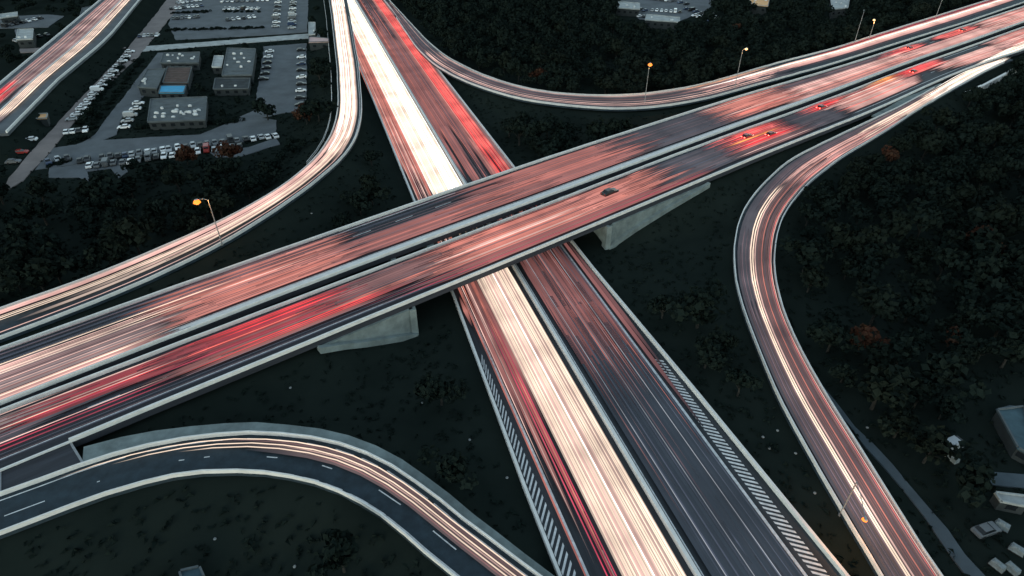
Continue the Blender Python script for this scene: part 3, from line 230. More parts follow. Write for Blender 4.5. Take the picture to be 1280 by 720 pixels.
"n3":[[110.1,422.6],[112.2,418.7],[114.2,414.7],[116.2,410.9],[118.1,407.1],[120.0,403.4],[121.9,399.7],[123.8,396.1],[125.6,392.6]],
"n5":[[79.8,462.2],[82.1,460.8],[84.5,459.3],[86.8,457.9],[89.1,456.4],[91.4,455.0],[93.7,453.6],[96.0,452.2],[98.3,450.8],[100.5,449.4],[102.8,448.0],[105.0,446.6]],
"n6":[[111.0,405.0],[113.1,400.8],[115.1,396.6],[117.1,392.6],[119.1,388.6],[121.1,384.7]],
"n7":[[77.5,402.9],[80.0,400.8],[82.4,398.7],[84.7,396.6],[87.1,394.6],[89.4,392.6],[91.8,390.6],[94.1,388.6],[96.3,386.6]],
"n8":[[201.2,418.1],[205.2,419.6],[209.2,421.1],[213.2,422.6]],
"n4":[[107.1,446.6],[110.3,441.6],[113.3,436.8]],
"verge":[[-153.4,191.5],[-151.1,193.4],[-148.7,195.3]],
"left":[[-165.4,192.1],[-167.6,200.6],[-170.0,209.6]],
"strip":[[-162.7,218.5],[-160.8,219.3],[-158.9,220.1],[-157.0,220.8]]},
"car":[24.7,151.3,8],
"one":{"white_a":[148.6,352.2,0],
"white_b":[153.4,348.9,0],
"teal":[77.2,72.9,0],
"w1":[76.1,70.4,0],
"w2":[76.4,57.4,0],
"w3":[76.0,53.3,0],
"w4":[71.5,50.8,0],
"w5":[73.3,50.3,0],
"w6":[73.4,56.6,0],
"tree":[-93.3,231.4,0],
"sand":[-197.9,256.9,0]},
"red":[[119.0,135.3,0],[72.3,98.2,0],[91.8,97.7,0],[-12.2,357.3,0],[63.0,340.8,0],[119.2,353.9,0],[15.0,298.4,0],[11.3,275.8,0],[120.0,185.3,0],[-107.1,191.5,0],[-92.6,191.5,0],[-75.9,223.2,0]],
"rocks":[[-7.6,74.7,0],[-44.2,53.7,0],[-32.1,50.8,0],[-17.1,83.8,0],[-0.8,66.6,0],[-61.7,64.2,0],[45.1,75.4,0],[48.2,76.9,0],[49.6,71.8,0],[45.4,72.9,0],[49.7,63.6,0],[64.8,77.6,0],[-54.1,148.7,0],[-41.4,83.8,0]],
"row_wall":[[176.1,241.0,3.5],[187.5,249.5,3.5],[199.6,259.5,3.5],[215.3,272.4,3.5],[239.7,288.8,3.5]],
"deb":[[31.0,151.3,8],[32.6,152.2,8],[34.4,153.6,8],[36.2,155.0,8]],
"bush":[[[-195.3,369.6],[-141.3,375.1],22,
"along the dark strip above the pale cross road"],
[[-210.3,411.4],[-188.3,415.9],8,
"in the upper left strip of the far lot"],
[[-179.3,415.9],[-156.9,415.9],7,
"in the upper right strip of the far lot"],
[[-189.0,315.6],[-162.5,226.4],22,
"along the planted strip beside the service road"],
[[-181.4,312.9],[-155.4,220.1],18,
"along the inner planted strip of the compound"],
[[-152.3,189.6],[-147.8,194.6],6,
"on the verge below the parked row"],
[[-157.0,209.6],[-153.2,214.0],7,
"on the traffic island of the compound"],
[[-139.8,223.2],[-103.4,229.7],20,
"along the lower edge of the compound buildings"],
[[-127.3,260.9],[-111.2,263.0],8,
"below the dark roofed shed"]]}}
# ---------------------------------------------------------------- roads: left and right edges in metres
D = DATA['D']; X = DATA['X']
RB = {k: (np.array(v[0]), np.array(v[1])) for k, v in D.items() if k != 'hw'}
h0, h1 = np.array(D['hw'][0]), np.array(D['hw'][1]); HL = np.linalg.norm(h1 - h0); hd = (h1 - h0) / HL
hn = np.array([-hd[1], hd[0], 0])           # positive to the right when seen going down the picture
S0 = 150.                                   # s = 0 sits 150 m from the far end
def hwp(s, o, z=0): return h0 + hd * (s + S0) + hn * o + np.array([0, 0, z])
def hw_left(s): return -float(np.interp(s, [-150, 0, 170, 300, 345, 400, 480], [12.5, 13.2, 16.2, 17.2, 17.4, 19.0, 19.9]))
ss = np.arange(-S0, HL - S0 - 1, 5.)
RB['hw'] = (np.array([hwp(s, -20) for s in ss]), np.array([hwp(s, 20) for s in ss]))
def hf(o): return (o + 20) / 40.
def hi(s): return (s + S0) / 5.
def at(rb, i, f):
    L, R = RB[rb]; i = min(max(i, 0), len(L) - 1.001); k = int(i); t = i - k
    a = L[k] * (1 - t) + L[k + 1] * t; b = R[k] * (1 - t) + R[k + 1] * t
    return a + (b - a) * f
def width(rb, i): return float(np.linalg.norm(at(rb, i, 1)[:2] - at(rb, i, 0)[:2]))
def strip_mesh(mb, rb, fa, fb, i0, i1, z0, z1, step=1., mi=0, fpos=None):
    """a solid strip between two lateral positions (functions of i or numbers), z0..z1 above the road"""
    n = max(2, int(math.ceil((i1 - i0) / step)) + 1); ii = np.linspace(i0, i1, n); v = []
    for i in ii:
        a = fa(i) if callable(fa) else fa; b = fb(i) if callable(fb) else fb
        p, q = at(rb, i, a), at(rb, i, b)
        v += [(p[0], p[1], p[2] + z0), (q[0], q[1], q[2] + z0), (q[0], q[1], q[2] + z1), (p[0], p[1], p[2] + z1)]
    f = [(0, 1, 2, 3)[::-1], tuple(4 * (n - 1) + k for k in range(4))]
    for k in range(n - 1):
        for j in range(4):
            f.append((4 * k + j, 4 * k + (j + 1) % 4, 4 * k + 4 + (j + 1) % 4, 4 * k + 4 + j))
    mb.add(v, f, mi)
def strip(name, rb, fa, fb, i0, i1, z0, z1, m, step=1.):
    mb = MB(); strip_mesh(mb, rb, fa, fb, i0, i1, z0, z1, step); return mb.build(name, m)
def edge(rb, f, wd):                        # lateral pair of a strip wd metres wide at f
    return (lambda i: f), (lambda i: f + wd / max(width(rb, i), 2))
N = {k: len(v[0]) - 1 for k, v in RB.items()}
i_end = N['hw']
struct = lambda o: tag(o, kind='structure')
hwL = lambda i: hf(hw_left(i * 5 - S0)); hwR = lambda i: hf(float(np.interp(i * 5 - S0, [-150, 300, 345, 390, 430, 480], [18.2, 18.4, 18.6, 19.9, 20.6, 20.9])))
struct(strip('lower_highway_road', 'hw', hwL, hwR, 0, i_end, -.5, 0, M['asphalt']))
struct(strip('overpass_road_north', 'dn', 0, 1, 0, N['dn'], -1.3, 0, M['asphalt_deck']))
struct(strip('overpass_road_south', 'ds', 0, 1, 0, N['ds'], -1.3, 0, M['asphalt_deck']))
for k, nm in (('rl', 'west_ramp_road'), ('ru', 'north_ramp_road'), ('rr', 'east_ramp_road'), ('rb', 'south_ramp_road')):
    struct(strip(nm, k, 0, 1, 0, N[k], -.7, -.03, M['asphalt_ramp']))
struct(strip('far_highway_road', 'fl', 0, 1, 0, N['fl'], -1, 0, M['lot']))
# ------------- kerb-like barriers, each one a thing
def barrier(rb, f, i0, i1, label, wd=.55, ht=.78, m='concrete', side=1, foot=False):
    a, b = edge(rb, f, wd * side); mb = MB(); strip_mesh(mb, rb, a, b, i0, i1, 0, ht)
    if foot:
        c, d = edge(rb, f - .12 * side / 14, (wd + .35) * side); strip_mesh(mb, rb, c, d, i0, i1, -.02, .28)
    return tag(mb.build('road_barrier', M[m]), label, 'barrier', 'concrete road barriers')
barrier('dn', 0, 0, N['dn'], 'pale concrete barrier along the far upper edge of the overpass', .4)
barrier('dn', 1, 0, N['dn'], 'concrete barrier on the north side of the dark slot between the two overpass decks', .32, side=-1)
barrier('ds', 0, 0, N['ds'], 'thin concrete barrier on the south side of the dark slot between the two overpass decks', .32)
barrier('ds', 1, 4, 13.7, 'low kerb between the near deck and the slip slab at the far left', .3, .35, side=-1)
barrier('ds', 1, 13.7, N['ds'], 'pale concrete barrier along the near lower edge of the overpass', .4, side=-1)
barrier('rl', 0, 0, N['rl'], 'outer concrete barrier of the white lit ramp curving to the left', .24)
barrier('rl', 1, 20, N['rl'], 'inner concrete barrier of the white lit ramp curving to the left', .24, side=-1)
barrier('ru', 0, 8, N['ru'], 'far concrete barrier of the ramp curving away to the upper right', .24)
barrier('ru', 1, 30, N['ru'], 'near concrete barrier of the ramp curving away to the upper right', .24, side=-1)
barrier('rr', 0, 14, N['rr'], 'left concrete barrier of the S-shaped ramp on the right', .26)
barrier('rr', 1, 2, N['rr'], 'right concrete barrier of the S-shaped ramp on the right', .26, side=-1)
barrier('rb', 0, 0, N['rb'], 'outer concrete barrier of the loop ramp at bottom left', .24)
barrier('rb', 1, 0, N['rb'], 'inner concrete barrier of the loop ramp at bottom left', .24, side=-1)
barrier('fl', 0, 0, N['fl'], 'thin parapet on the far side of the elevated road at top left', .5)
barrier('fl', 1, 0, N['fl'], 'parapet on the near side of the elevated road at top left', .4, side=-1)
barrier('fl', .55, 0, N['fl'], 'low median barrier of the elevated road at top left', .4, .7)
barrier('hw', hf(-.3), 0, i_end, 'median barrier between the two carriageways of the lower highway', .6, 1.0)
for f, s, lb in ((hwL, 1, 'left edge barrier of the lower highway beside the white traffic'), (hwR, -1, 'right edge barrier of the lower highway')):
    mb = MB(); strip_mesh(mb, 'hw', f, (lambda i, f=f, s=s: f(i) + s * .5 / 40), 0, i_end, 0, .9)
    tag(mb.build('road_barrier', M['concrete']), lb, 'barrier', 'concrete road barriers')
# pale walkway slab beside the overpass slot, concrete shoulder outside the loop
struct(strip('median_walkway', 'dn', .875, .957, 14, N['dn'], .0, .22, M['concrete']))
mb = MB(); strip_mesh(mb, 'rb', lambda i: -np.interp(i, [9, 12, 15, 20, 26, 31], [4.2, 3.0, 2.3, 1.9, 1.35, .9]) / 7.7, -.01, 9.1, N['rb'], -.9, -.1)
struct(mb.build('ramp_shoulder_slab', M['concrete_old']))
mb = MB()
for i in range(10, N['rb'], 2):
    strip_mesh(mb, 'rb', lambda q: -1.2 / 7.7, -.05, i, i + .03, -.1, -.06)
gp = X['flat']['gore']; mb = MB(); mb.prism(gp, 7.2, 7.93); struct(mb.build('gore_slab', M['asphalt_deck']))
mb = MB()
for a, b in ((gp[2], gp[3]), (gp[0], gp[4])):
    c = ((a[0] + b[0]) / 2, (a[1] + b[1]) / 2); mb.box((c[0], c[1], 7.99), (math.dist(a, b) * .96, .35, .1), math.atan2(b[1] - a[1], b[0] - a[0]))
struct(mb.build('expansion_joint', M['steel']))
mb = MB(); strip_mesh(mb, 'rr', lambda i: -np.interp(i, [12, 18, 24], [.12, .62, .3]), -.01, 12, 23, -.6, -.02); struct(mb.build('gore_apron', M['concrete_old']))
# ------------- markings
def lines(name, rb, items):
    mb = MB()
    for f, i0, i1, wd, dash in items:
        if dash:
            i = i0
            while i < i1:
                strip_mesh(mb, rb, f, f + wd / width(rb, i), i, min(i + dash[0] / 5, i1), .0 if rb[0] != 'r' else -.03, .006 if rb[0] != 'r' else -.022, 1); i += (dash[0] + dash[1]) / 5
        else:
            strip_mesh(mb, rb, f, lambda i, f=f, wd=wd: f + wd / max(width(rb, i), 2), i0, i1, .0 if rb[0] != 'r' else -.03, .006 if rb[0] != 'r' else -.022)
    struct(mb.build(name, M['paint']))
dsh = (5, 7)
its = [(hf(o), 0, i_end, .22, None) for o in (-1.6, .9)] + [(hf(-15.1), 0, i_end, .4, None), (hf(14.9), 0, i_end, .5, None)] + [(hf(o), 0, i_end, .2, dsh) for o in (-11.4, -8, -4.7, 4.0, 7.7, 11.3)]
lines('lane_marking', 'hw', its)
lines('lane_marking', 'dn', [(.07, 0, N['dn'], .2, None), (.84, 0, N['dn'], .2, None)] + [(f, 0, N['dn'], .18, dsh) for f in (.27, .46, .65)])
lines('lane_marking', 'ds', [(.09, 0, N['ds'], .2, None), (.8, 0, N['ds'], .2, None)] + [(f, 0, N['ds'], .18, dsh) for f in (.3, .52)])
lines('lane_marking', 'rb', [(.12, 0, N['rb'], .2, None), (.9, 0, N['rb'], .2, None), (.55, 0, N['rb'], .18, dsh)])
lines('lane_marking', 'rr', [(.14, 12, N['rr'], .2, None), (.9, 12, N['rr'], .2, None)])
lines('lane_marking', 'rl', [(.1, 0, N['rl'], .2, None), (.9, 30, N['rl'], .2, None)])
lines('lane_marking', 'ru', [(.14, 30, N['ru'], .2, None), (.9, 30, N['ru'], .2, None)])
# diagonal hatching on the two shoulders of the lower highway
mb = MB()
def hatch(oa, ob, s0, s1, gap, skew, wd):
    s = s0
    while s < s1:
        a, b = hwp(s, oa), hwp(s + skew, ob(s) if callable(ob) else ob); d = hd * wd
        z = .3; v = [(*p[:2], z + e) for e in (0, .007) for p in (a, a + d, b + d, b)]
        mb.add(v, [(3, 2, 1, 0), (4, 5, 6, 7), (0, 1, 5, 4), (1, 2, 6, 5), (2, 3, 7, 6), (3, 0, 4, 7)]); s += gap
hatch(-16.4, lambda s: hw_left(s) + .8, 366, 470, 1.5, 2.8, .62); hatch(16.3, 18.4, 378, 470, .95, 1.5, .46)
struct(mb.build('shoulder_hatching', M['paint']))

# ---------------------------------------------------------------- abutments of the overpass
def cross(rb, f, o):                        # where a deck edge crosses the line o metres from the highway median
    best = None
    for i in np.arange(15, 60, .1):
        p = at(rb, i, f); d = abs(float((p - h0) @ hn) - o)
        if best is None or d < best[0]: best = (d, i, p)
    return best[1], best[2]
def offs(p): return float((np.array([p[0], p[1], .3]) - h0) @ hn)
OL, OR = offs((-20.4, 102.1)), offs((25.1, 138.0))
AB = {}
for nm, o, sgn, wl, lab in (('l', OL, -1, 21, 'concrete bridge abutment under the overpass on the left of the highway'), ('r', OR, 1, 38, 'concrete bridge abutment under the overpass on the right of the highway')):
    i_s, ps = cross('ds', 1, o); i_n, pn = cross('dn', 0, o); AB[nm] = (i_s, i_n, wl)
    root = link('bridge_abutment', None); root.location = (float(ps[0]), float(ps[1]), 0)
    tag(root, lab, 'abutment'); mi = root.matrix_basis.copy()
    def wallpoly(a, b, th, za, zb, name):
        d = np.array([b[0] - a[0], b[1] - a[1]]); d /= np.linalg.norm(d); n_ = np.array([-d[1], d[0]]) * th
        v = [(a[0], a[1]), (b[0], b[1]), (b[0] + n_[0], b[1] + n_[1]), (a[0] + n_[0], a[1] + n_[1])]
        m2 = MB(); v = [(x - ps[0], y - ps[1]) for x, y in v]; m2.prism(v, za, zb); m2.build(name, M['concrete_old'], root)
    wallpoly(ps, pn, 1.2 * sgn * -1, -1, 6.7, 'front_wall')
    m2 = MB()
    k = sgn * wl / 5 * 1.05
    a, b = at('ds', i_s, 1), at('ds', i_s + k, 1); d = (b - a)[:2]; d /= np.linalg.norm(d); no = np.array([d[1], -d[0]]) * (1 if sgn > 0 else -1)
    n = 12; v = []
    for q in range(n + 1):
        p = at('ds', i_s + k * q / n, 1); g = 7 * min(1, q / n) ** (1 if sgn < 0 else .62) - 1.2
        for e in (-.1, .5):
            for z in (g, 6.7): v.append((p[0] + no[0] * e - ps[0], p[1] + no[1] * e - ps[1], z))
    f = []
    for q in range(n):
        b4 = 4 * q
        f += [(b4, b4 + 4, b4 + 5, b4 + 1), (b4 + 2, b4 + 3, b4 + 7, b4 + 6), (b4 + 1, b4 + 5, b4 + 7, b4 + 3), (b4, b4 + 2, b4 + 6, b4 + 4)]
    f += [(0, 1, 3, 2), (4 * n, 4 * n + 2, 4 * n + 3, 4 * n + 1)]
    m2.add(v, f); wg = m2.build('wing_wall', M['concrete_old'], root)
    m2 = MB(); v = []
    for q in range(n + 1):
        p = at('ds', i_s + k * q / n, 1); g = 7 * min(1, q / n) ** (1 if sgn < 0 else .62)
        for e in (.5, 1.5):
            for z in (g - 1.1, g + .35): v.append((p[0] + no[0] * e - ps[0], p[1] + no[1] * e - ps[1], z))
    m2.add(v, f); m2.build('footing_ledge', M['concrete_old'], root)
    m2 = MB(); c = (ps + hn * sgn * .6); m2.box((0, 0, 3), (2.2, 1.4, 7.4), math.atan2(hd[1], hd[0])); m2.build('corner_pilaster', M['concrete_old'], root)
# round columns at the highway edge, carrying the decks
for side, o in (('left', -19.2), ('right', 20.8)):
    for t, wh in ((.3, 'first'), (.5, 'second'), (.7, 'third')):
        _, a = cross('ds', 1, o); _, b = cross('dn', 0, o); p = a + (b - a) * t
        r = link('bridge_column', None); r.location = (float(p[0]), float(p[1]), 0)
        tag(r, '%s concrete column from the near end under the overpass, %s of the highway' % (wh, side), 'column', 'columns under the overpass')
        m2 = MB(); m2.tube([(0, 0, -.5), (0, 0, 5.9)], .6, 14); m2.build('shaft', M['concrete_old'], r)
        m2 = MB(); m2.box((0, 0, 6.28), (1.8, 5.5, .74), math.atan2(hd[1], hd[0]) + math.pi / 2); m2.build('cap_beam', M['concrete_old'], r)

# ---------------------------------------------------------------- terrain
def inpoly(x, y, P):
    c = False; j = len(P) - 1
    for i in range(len(P)):
        if (P[i][1] > y) != (P[j][1] > y) and x < (P[j][0] - P[i][0]) * (y - P[i][1]) / (P[j][1] - P[i][1]) + P[i][0]: c = not c
        j = i
    return c
def dense(rb):
    ii = np.arange(0, N[rb], .35); c = np.array([at(rb, i, .5) for i in ii]); wd = np.array([width(rb, i) for i in ii]) / 2
    return ii, c, wd
DN = {k: dense(k) for k in RB}
def nearest(rb, x, y):
    ii, c, wd = DN[rb]; sh = x.shape; x = x.ravel(); y = y.ravel(); d = np.empty(len(x)); j = np.empty(len(x), int)
    for a in range(0, len(x), 4000):
        q = np.hypot(x[a:a + 4000, None] - c[None, :, 0], y[a:a + 4000, None] - c[None, :, 1]) - wd[None, :]
        k = q.argmin(1); d[a:a + 4000] = q[np.arange(len(k)), k]; j[a:a + 4000] = k
    return np.maximum(d, 0).reshape(sh), c[j, 2].reshape(sh), ii[j].reshape(sh)
def axis(a, b, st, far):
    core = np.arange(a, b + .1, st); o = []; s = st; p = b
    while p < far: s *= 1.35; p += s; o.append(p)
    o2 = []; s = st; p = a
    while p > -far: s *= 1.35; p -= s; o2.append(p)
    return np.array(o2[::-1] + list(core) + o)
gx = axis(-360, 360, 3.2, 5500); gy = axis(-10, 500, 3.2, 5500)
GX, GY = np.meshgrid(gx, gy)
from mathutils import noise as mn
base = np.array([[mn.noise((x * .02, y * .02, 0)) * .12 + mn.noise((x * .09, y * .09, 3)) * .06 for x in gx] for y in gy]) - .2
hgt = base.copy()
near = {}
for k in ('rl', 'ru', 'rr', 'rb', 'fl', 'dn', 'ds'):
    d, z, i = nearest(k, GX, GY); near[k] = d
    zz = z - .75
    if k in ('dn', 'ds'):
        il, ir = AB['l'][0 if k == 'ds' else 1], AB['r'][0 if k == 'ds' else 1]
        past = np.maximum(il - i, i - ir) * 5; wl = np.where(i < il, 21., 38.); zz = (z - 1.5) * np.clip(past / wl, 0, 1) ** np.where(i < il, 1., .62) - .8
    hgt = np.maximum(hgt, zz - (.42 if k != 'fl' else 1.6) * d)
for k in ('hw', 'rl', 'ru', 'rr', 'rb'):
    d, z, i = nearest(k, GX, GY); near[k] = d
    hgt = np.minimum(hgt, z - .45 + .6 * np.maximum(d - 1, 0))
def flat_mask(P):
    m_ = np.zeros(GX.shape, bool); c = np.array(P); x0, y0 = c.min(0) - 6; x1, y1 = c.max(0) + 6
    for j, i in zip(*np.where((GX > x0) & (GX < x1) & (GY > y0) & (GY < y1))):
        x, y = GX[j, i], GY[j, i]
        m_[j, i] = any(inpoly(x + a, y + b, P) for a in (-3.3, 0, 3.3) for b in (-3.3, 0, 3.3))
    return m_
for k, P in X['flat'].items():
    if k != 'gore': mm = flat_mask(P) & (near['fl'] > 2.5) & (near['rl'] > 2.5); hgt[mm] = np.minimum(hgt[mm], -.12)
nx_, ny_ = len(gx), len(gy)
v = np.stack([GX, GY, hgt], -1).reshape(-1, 3)
f = [(j * nx_ + i, j * nx_ + i + 1, (j + 1) * nx_ + i + 1, (j + 1) * nx_ + i) for j in range(ny_ - 1) for i in range(nx_ - 1)]
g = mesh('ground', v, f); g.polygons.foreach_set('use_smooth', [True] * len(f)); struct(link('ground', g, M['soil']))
def ground_z(x, y):
    i = min(max(np.searchsorted(gx, x) - 1, 0), nx_ - 2); j = min(max(np.searchsorted(gy, y) - 1, 0), ny_ - 2)
    tx = (x - gx[i]) / (gx[i + 1] - gx[i]); ty = (y - gy[j]) / (gy[j + 1] - gy[j])
    return float(hgt[j, i] * (1 - tx) * (1 - ty) + hgt[j, i + 1] * tx * (1 - ty) + hgt[j + 1, i] * (1 - tx) * ty + hgt[j + 1, i + 1] * tx * ty)
# ---------------------------------------------------------------- lots and small roads (flat slabs)
names = dict(wide_road=('service_road', 'lot_warm', .07), top_road=('cross_road', 'roof_pale', .062), left_road=('cross_road', 'lot_warm', .05), lane=('parking_lane', 'lot', .03), bottom_lane=('parking_lane', 'lot', .04),
 right_lot=('parking_lot', 'lot', .05), lower_yard=('yard', 'lot', .02), verge_yard=('yard', 'lot', .02), upper_lot=('parking_lot', 'lot', .02), far_lot=('parking_lot', 'lot', .03), far_pad=('yard', 'lot', .05),
 path=('footpath', 'path', .03), right_pad=('yard', 'path', .03), right_yard=('yard', 'path', .03), north_lot=('parking_lot', 'lot', .03))
def densify(p, st=4):
    o = []
    for i in range(len(p)):
        a, b = p[i], p[(i + 1) % len(p)]; n = max(1, int(math.dist(a, b) / st))
        o += [(a[0] + (b[0] - a[0]) * t / n + random.uniform(-.3, .3), a[1] + (b[1] - a[1]) * t / n + random.uniform(-.3, .3)) for t in range(n)]
    return o
for k, (nm, m, z) in names.items():
    pl = densify(X['flat'][k]); bm = bmesh.new(); vs = [bm.verts.new((a, b, z)) for a, b in pl]; n = len(vs)
    for t in tessellate_polygon([[Vector((a, b, 0)) for a, b in pl]]):
        try: bm.faces.new([vs[q] for q in t])
        except ValueError: pass
    r_ = bmesh.ops.extrude_face_region(bm, geom=bm.faces[:])
    for q in r_['geom']:
        if isinstance(q, bmesh.types.BMVert): q.co.z = -1.2
    bmesh.ops.recalc_face_normals(bm, faces=bm.faces[:]); me = bpy.data.meshes.new(nm); bm.to_mesh(me); bm.free(); struct(link(nm, me, M[m]))
# planted strips and worn patches inside the lots
flats = [X['flat'][k] for k in names]
# ---------------------------------------------------------------- buildings
roofs = dict(B1=('roof_grey', 'long flat grey roofed building with roof units at the upper right of the compound'), B2=('roof_blue', 'small building with a bright blue roof in the compound'),
 B3=('roof_grey', 'wide low building covered with pale roof machinery near the parked car row'), B4=('roof_grey', 'grey building with ribbed roof at the top of the compound'),
 B5=('roof_grey', 'grey block with a round roof unit left of the brown roof'), B6=('roof_brown', 'brown roofed shed just above the blue roof'), B7=('roof_dark', 'dark roofed shed with pale ridge below the long grey roof'),
 B8=('roof_pale', 'small pale hut left of the long grey roof'), U1=('roof_grey', 'grey hut beyond the elevated road at top left'), K1=('roof_pale', 'pale square roofed building left of the elevated road'),
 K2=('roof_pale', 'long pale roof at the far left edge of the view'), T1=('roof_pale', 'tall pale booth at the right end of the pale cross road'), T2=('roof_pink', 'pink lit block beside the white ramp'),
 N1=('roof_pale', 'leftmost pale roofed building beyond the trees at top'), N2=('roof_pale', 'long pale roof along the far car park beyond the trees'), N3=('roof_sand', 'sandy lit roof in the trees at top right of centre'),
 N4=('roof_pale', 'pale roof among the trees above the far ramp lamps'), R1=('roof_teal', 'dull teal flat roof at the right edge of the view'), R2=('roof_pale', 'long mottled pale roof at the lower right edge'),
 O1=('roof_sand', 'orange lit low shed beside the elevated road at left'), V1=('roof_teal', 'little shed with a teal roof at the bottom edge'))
def centre(P): return sum(p[0] for p in P) / len(P), sum(p[1] for p in P) / len(P)
def lerp2(P, u, v):
    a = [P[0][k] * (1 - u) + P[1][k] * u for k in (0, 1)]; b = [P[3][k] * (1 - u) + P[2][k] * u for k in (0, 1)]
    return a[0] * (1 - v) + b[0] * v, a[1] * (1 - v) + b[1] * v
for k, (z, P) in X['b'].items():
    cx, cy = centre(P); rm, lab = roofs[k]; P = [(p[0] - cx, p[1] - cy) for p in P]
    root = link('low_building', None); root.location = (cx, cy, 0); tag(root, lab, 'building')
    S = lambda s: [(x * s, y * s) for x, y in P]
    mb = MB(); mb.prism(S(.965), -1.2, z - .25); mb.build('wall', M['wall'], root)
    mb = MB(); mb.prism(P, z - .25, z); rf = mb.build('roof', M[rm], root)
    mb = MB()
    for i in range(4):
        a, b = S(.985)[i], S(.985)[(i + 1) % 4]; c = ((a[0] + b[0]) / 2, (a[1] + b[1]) / 2); mb.box((c[0], c[1], z + .16), (math.dist(a, b) - .32, .3, .32), math.atan2(b[1] - a[1], b[0] - a[0]))
    mb.build('parapet', M['roof_pale' if rm in ('roof_pale', 'roof_sand') else 'roof_grey'], root)
    ar = math.dist(P[0], P[1]) * math.dist(P[1], P[2]); ang = math.atan2(P[1][1] - P[0][1], P[1][0] - P[0][0])
    nu = {'B3': 26, 'B1': 9, 'B4': 8, 'B5': 4, 'B2': 0, 'B6': 0}.get(k, min(5, int(ar / 90)))
    for _ in range(nu):
        u, vv = random.uniform(.12, .88), (random.uniform(.35, .85) if k == 'B3' else random.uniform(.15, .85)); x, y = lerp2(P, u, vv)
        h = random.uniform(.3, .8); mb = MB(); mb.box((x, y, z + h / 2), (random.uniform(.6, 1.7), random.uniform(.5, 1.1), h), ang, taper=.92)
        mb.box((x, y, z + h + .06), (.7, .7, .12), ang); mb.build('roof_unit', M['unit'], root)
    if k in ('B4', 'B7', 'B3', 'B6', 'B1'):
        mb = MB()
        for q in range(1, 7):
            a, b = lerp2(P, .05, q / 7), lerp2(P, .95, q / 7); mb.box(((a[0] + b[0]) / 2, (a[1] + b[1]) / 2, z + .05), (math.dist(a, b), .18, .1), math.atan2(b[1] - a[1], b[0] - a[0]))
        mb.build('roof_ridge', M[rm], root)
    a, b = S(.967)[3], S(.967)[2]; L_ = math.dist(a, b)
    for q in range(max(1, int(L_ / 3.2))):
        t = (q + .5) / max(1, int(L_ / 3.2)); mb = MB(); mb.box((a[0] + (b[0] - a[0]) * t, a[1] + (b[1] - a[1]) * t, z * .52), (1.5, .12, 1.1), math.atan2(b[1] - a[1], b[0] - a[0])); mb.build('window' if q != 1 else 'door', M['glass'], root)

# ---------------------------------------------------------------- vehicles
def car_body(mb, mi=0, mg=1, van=False):
    """car pointing +x, 4.5 x 1.8 x 1.45 m, rounded hood, cabin with glass band"""
    W_ = .9
    if van: prof = [(-2.4, .35), (-2.45, 1.0), (-2.4, 1.95), (-2.1, 2.15), (1.0, 2.15), (1.7, 1.25), (2.4, 1.0), (2.5, .6), (2.45, .35)]
    else: prof = [(-2.2, .32), (-2.25, .6), (-2.15, .92), (-1.5, 1.0), (.75, 1.0), (1.9, .84), (2.2, .65), (2.25, .45), (2.2, .32)]
    n = len(prof); v = []
    for y, sx in ((-W_, .95), (-W_ * .93, 1), (W_ * .93, 1), (W_, .95)): v += [(x * sx, y, z if abs(y) < .88 else .3 + (z - .3) * .93) for x, z in prof]
    f = [tuple(range(n)), tuple(range(3 * n, 4 * n))[::-1]]
    for r in range(3):
        for i in range(n): f.append((r * n + i, r * n + n + i, r * n + n + (i + 1) % n, r * n + (i + 1) % n))
    mb.add(v, f, mi)
def car_cabin(mb, mg=1, mr=0):
    lo_, up_ = [(-1.75, 1.0), (.95, .99)], [(-1.25, 1.42), (.2, 1.42)]
    v = [(lo_[0][0], -.8, .99), (lo_[1][0], -.8, .97), (lo_[1][0], .8, .97), (lo_[0][0], .8, .99), (up_[0][0], -.62, 1.4), (up_[1][0], -.62, 1.4), (up_[1][0], .62, 1.4), (up_[0][0], .62, 1.4)]
    mb.add(v, [(0, 1, 5, 4), (1, 2, 6, 5), (2, 3, 7, 6), (3, 0, 4, 7), (0, 3, 2, 1), (4, 5, 6, 7)], mg)
    mb.box((-.53, 0, 1.43), (1.5, 1.28, .07), 0, mr)
def wheel_mb(mb, x, y, mi=2):
    mb.tube([(x, y - .11, .33), (x, y + .11, .33)], .33, 10, mi)
small = {}
for c in ('white', 'silver', 'dark', 'blue', 'red', 'grey'):
    for van in (0, 1):
        mb = MB(); car_body(mb, van=van)
        if van: mb.box((1.35, 0, 1.72), (.7, 1.5, .5), 0, 1, .9)
        else: car_cabin(mb)
        for x in (-1.4, 1.4):
            for y in (-.82, .82): wheel_mb(mb, x, y)
        me = mesh('parked_car', mb.v, mb.f)
        for q in (M['car_' + c], M['glass'], M['rubber']): me.materials.append(q)
        me.polygons.foreach_set('material_index', mb.mi); small[c, van] = me
rowextra = dict(n5='in the top row of the car park beyond the trees', n6='at the lower right of the car park beyond the trees', n7='in the front row of the car park beyond the trees', n8='by the pale roof above the far ramp lamps', u5='in the short row above the dark bushes of the far lot', u6='in the middle of the far lot', u7='at the top left of the far lot', u8='along the top of the far lot', front2='in the second row below the lower lane of the compound', roof='beside the low machinery roofed building', e2='in the inner row of the right hand compound lot')
cname = dict(white='white', silver='silver', dark='black', blue='dark blue', red='red', grey='grey')
